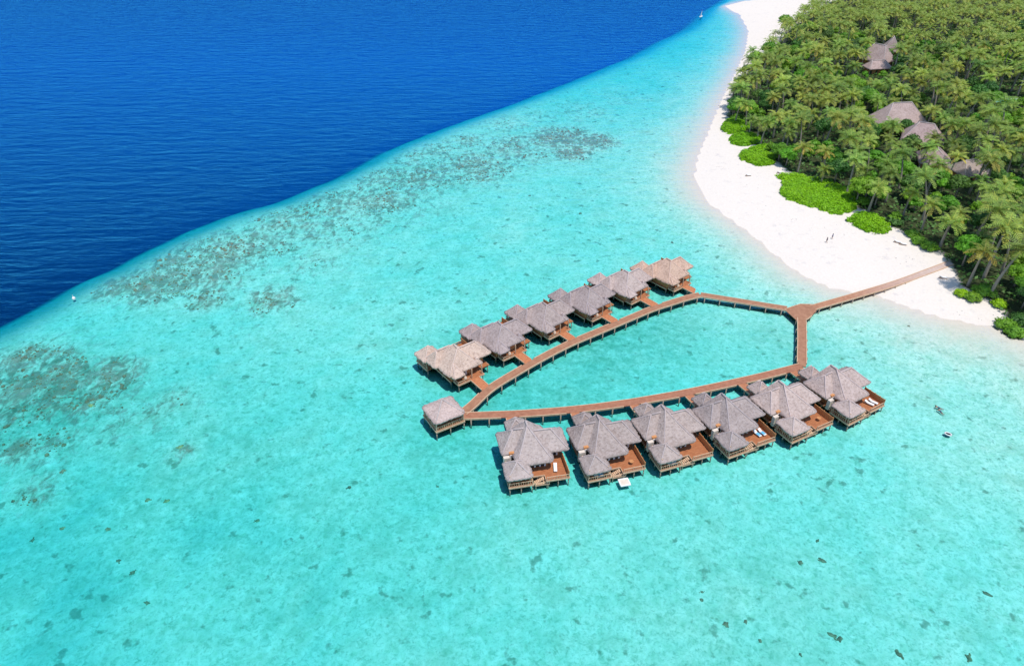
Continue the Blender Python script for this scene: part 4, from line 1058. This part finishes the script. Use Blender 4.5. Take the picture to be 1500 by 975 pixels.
# undergrowth filling the forest floor
U = rng.uniform([50, 100], [330, 520], (90000, 2)); ud = sdist(U, forest); U = U[(ud > -.3)]; ud = ud[ud > -.3]
pr = np.array([proj(a, b, 1)[:2] for a, b in U]); okk = (pr[:, 0] < 1560) & (pr[:, 1] > -20); U = U[okk][:36000]
mb = MB(); rr = random.Random(5); uz = ground_z(U)[0]; un_ = vnoise(U, 5, 41)
for (x, y), z, q in zip(U, uz, un_):
    h = z+.2+2.6*q*rr.random(); nrm = Vector((rr.uniform(-.7,.7), rr.uniform(-.7,.7), 1)).normalized(); a = nrm.cross(Vector((rr.uniform(-1,1), rr.uniform(-1,1), .1))).normalized(); b_ = nrm.cross(a); z_ = rr.uniform(.6, 1.5); p = Vector((x, y, h))
    mb.add([p-a*z_*.5, p+b_*z_*.3, p+a*z_*.5, p-b_*z_*.3], [(0,1,2,3)])
tag(mb.build('undergrowth', M['dark'], None), 'dark leafy undergrowth covering the forest floor', kind='stuff')

# ------------------------------------------------------------------ people
def person(label, loc, rz, pose, shirt, group=None, hair=(.03,.02,.015)):
    J = pose; vs = [v[0] for v in J['v']]; m = bpy.data.meshes.new('body'); m.from_pydata(vs, J['e'], []); m.update(); m.materials.append(M['skin'])
    o = bpy.data.objects.new('person', m); COL.objects.link(o); o.location = loc; o.rotation_euler.z = rz
    sk = o.modifiers.new('s', 'SKIN'); 
    for i, v in enumerate(J['v']): m.skin_vertices[0].data[i].radius = (v[1], v[1])
    m.skin_vertices[0].data[0].use_root = True
    sb = o.modifiers.new('u', 'SUBSURF'); sb.levels = 1; sb.render_levels = 1
    tag(o, label, 'person', group)
    for nm, (a, b, ra, rb) in J['clothes'].items():
        a = Vector(a); b = Vector(b); MB().tube([a, (a+b)/2, b], [ra, (ra+rb)/2, rb], 10).build(nm, M['cloth'], o, True).color = (*shirt[nm], 1)
    hd = Vector(J['head']); mb = MB(); lump(mb, hd.x, hd.y, hd.z+.02, .115, .13, 1.0, 10, 5); hb = mb.build('hair', M['cloth'], o, True); hb.color = (.4,.3,.2,1)
    return o
def skin_mesh_layer(me):
    if not me.skin_vertices: me.attributes  # modifier creation adds the layer
V_ = [((0,0,.95),.14),((0,0,1.2),.15),((0,0,1.42),.12),((0,0,1.52),.055),((0,.01,1.64),.10),((0,.0,1.72),.08),
      ((.18,0,1.42),.06),((.24,.08,1.15),.045),((.25,.22,.95),.035),((.26,.28,.87),.03),((-.18,0,1.42),.06),((-.24,-.08,1.15),.045),((-.25,.02,.93),.035),((-.26,.06,.85),.03),
      ((.10,.0,.88),.09),((.11,.22,.5),.065),((.11,.12,.08),.045),((.11,.28,.04),.035),((-.10,0,.88),.09),((-.11,-.12,.5),.065),((-.11,-.42,.16),.045),((-.11,-.34,.04),.035)]
E_ = [(0,1),(1,2),(2,3),(3,4),(4,5),(2,6),(6,7),(7,8),(8,9),(2,10),(10,11),(11,12),(12,13),(0,14),(14,15),(15,16),(16,17),(0,18),(18,19),(19,20),(20,21)]
walk_pose = dict(v=V_, e=E_, clothes=dict(shirt=((0,0,1.0),(0,0,1.44),.19,.17), shorts=((0,0,.74),(0,0,1.02),.21,.18)), head=(0,.0,1.66))
for (px, py, lab, cl) in [(1210,357,'person in dark clothes walking on the open sand, nearer the water',dict(shirt=(1,1,1.2),shorts=(1,1,1))),
                          (1218,352,'person in grey clothes walking on the open sand behind another',dict(shirt=(3,3,3.4),shorts=(1.5,1.5,2)))]:
    p = un(px, py, .8); o = person(lab, (p[0], p[1], gz(*p)+.0), R(30), walk_pose, cl, 'people walking on the beach')
swim = dict(v=[((0,0,-.15),.14),((0,.3,-.05),.15),((0,.5,0),.10),((0,.60,.04),.055),((0,.72,.1),.10),((.2,.5,-.03),.06),((.45,.65,-.05),.045),((.5,.95,-.05),.035),((-.2,.5,-.03),.06),((-.45,.65,-.05),.045),((-.5,.95,-.05),.035),((.12,-.1,-.2),.09),((.14,-.5,-.2),.06),((.14,-.95,-.15),.04),((-.12,-.1,-.2),.09),((-.14,-.5,-.15),.06),((-.14,-.95,-.25),.04)],
            e=[(0,1),(1,2),(2,3),(3,4),(2,5),(5,6),(6,7),(2,8),(8,9),(9,10),(0,11),(11,12),(12,13),(0,14),(14,15),(15,16)], clothes=dict(swimsuit=((0,-.15,-.16),(0,.35,-.04),.17,.17)), head=(0,.73,.12))
for (px, py, a, lab) in [(1376,596.5,60,'swimmer in dark swimsuit in the shallows, farther from the inflatable'),(1378.5,602.5,20,'swimmer in dark swimsuit in the shallows, nearer the inflatable')]:
    p = un(px, py, 0); person(lab, (p[0], p[1], 0), R(a), swim, dict(swimsuit=(1,1,1.3)), 'swimmers off the last villa')
# small pale inflatable with blue base
p = un(1389, 635, .1); t = thing('inflatable_float', 'small white inflatable lounger drifting near two swimmers', 'float', (p[0], p[1], 0), R(-35))
mb = MB(); n = 18
ring = [(math.cos(6.283*k/n)*.95, math.sin(6.283*k/n)*.62, .08) for k in range(n+1)]; mb.tube(ring, .17, 8, cap=False); mb.build('tube', M['white'], t, True)
mb = MB(); mb.add([(0,0,.06)]+[(math.cos(6.283*k/n)*.9, math.sin(6.283*k/n)*.58, .06) for k in range(n)], [(0, 1+k, 1+(k+1) % n) for k in range(n)]+[tuple(range(n,0,-1))]); mb.build('seat', M['bluetowel'], t); t.scale = (.68, .68, .68)
# sailing dinghy near the top of the reef
p = un(1027, 25, 0); t = thing('sailing_dinghy', 'small white sailing dinghy by the reef edge near the far beach', 'boat', (p[0], p[1], 0), R(60))
hull = [(-2.1,.55),(-1,.8),(.5,.75),(1.6,.4),(2.3,0)]; vs = []; fs = []
for x, w_ in hull:
    for s in (-1, 1): vs += [(x, s*w_*.6, -.15), (x, s*w_, .45)]
for i in range(len(hull)-1):
    b0 = i*4; b1 = b0+4; fs += [(b0, b1, b1+1, b0+1), (b0+2, b0+3, b1+3, b1+2), (b0, b0+2, b1+2, b1), (b0+1, b1+1, b1+3, b0+3)]
fs += [(0,1,3,2)]
MB().add(vs, fs).build('hull', M['white'], t); MB().tube([(.5,0,.4),(.5,0,4.4)], .05, 6).build('mast', M['trim'], t)
mb = MB(); ns_ = 6; vs = []
for i in range(ns_+1):
    u = i/ns_; L = 2.4*(1-u)
    for j in range(4): vv = j/3; vs.append((.5-L*vv, .25*math.sin(math.pi*vv)*(1-u), 0.8+3.4*u))
fs = [(i*4+j, i*4+j+1, (i+1)*4+j+1, (i+1)*4+j) for i in range(ns_) for j in range(3)]
o = mb.add(vs, fs).build('sail', M['white'], t, True); sdm = o.modifiers.new('t', 'SOLIDIFY'); sdm.thickness = .02
p = un(108, 437, 0); o = MB(); lump(o, 0, 0, .1, .42, .5, 3.0, 12, 5); o.tube([(0,0,.5),(0,0,1.1)], .05, 6)
tag(o.build('mooring_buoy', M['white'], None, True, (p[0], p[1], -.05)), 'white mooring buoy floating at the reef edge', 'buoy')
# beach loungers half in the palm shade
BLG = [(1314,357,'timber lounger on the sand shaded by palms above the landing'),(1322,360,'second timber lounger beside the shaded one above the landing'),(1381,408,'white lounger under the palm beside the boardwalk landing'),(1142,255,'white lounger in the gap between the leaf shaped and long hedges'),(1096,258,'lone lounger on open sand below the leaf shaped hedge')]
for k, (px, py, lab) in enumerate(BLG):
    p = un(px, py, 1.2); make_lounger(lab, (p[0], p[1], gz(*p)), R(60+k*9), 'white', 'loungers on the beach')
# seaweed and driftwood specks on the sand
mb = MB(); rr = random.Random(9)
for px, py, n, sp in [(1063,247,7,4),(1082,262,4,3),(1052,243,6,4),(1100,272,6,5),(1105,280,5,5),(1165,322,9,5),(1190,335,8,5),(1230,330,8,5),(1240,345,6,5),(1296,378,12,7),(1330,382,10,6),(1348,376,6,5),(1120,302,6,6),(1030,130,3,5),(1060,120,3,6),(1410,455,8,5),(1440,462,9,5),(1120,30,4,8),(1095,45,3,8)]:
    c_ = un(px, py, 1)
    for _ in range(n):
        x, y = c_[0]+rr.gauss(0, sp*.3), c_[1]+rr.gauss(0, sp*.18)
        lump(mb, x, y, gz(x, y)-.02, rr.uniform(.12, .45), rr.uniform(.03, .10), rr.random()*9, 7, 2)
tag(mb.build('beach_litter', simple('dry_seaweed', (.28,.25,.22), (.42,.38,.34), 2, .9), None), 'grey clumps of dry seaweed strewn over the sand', kind='stuff')
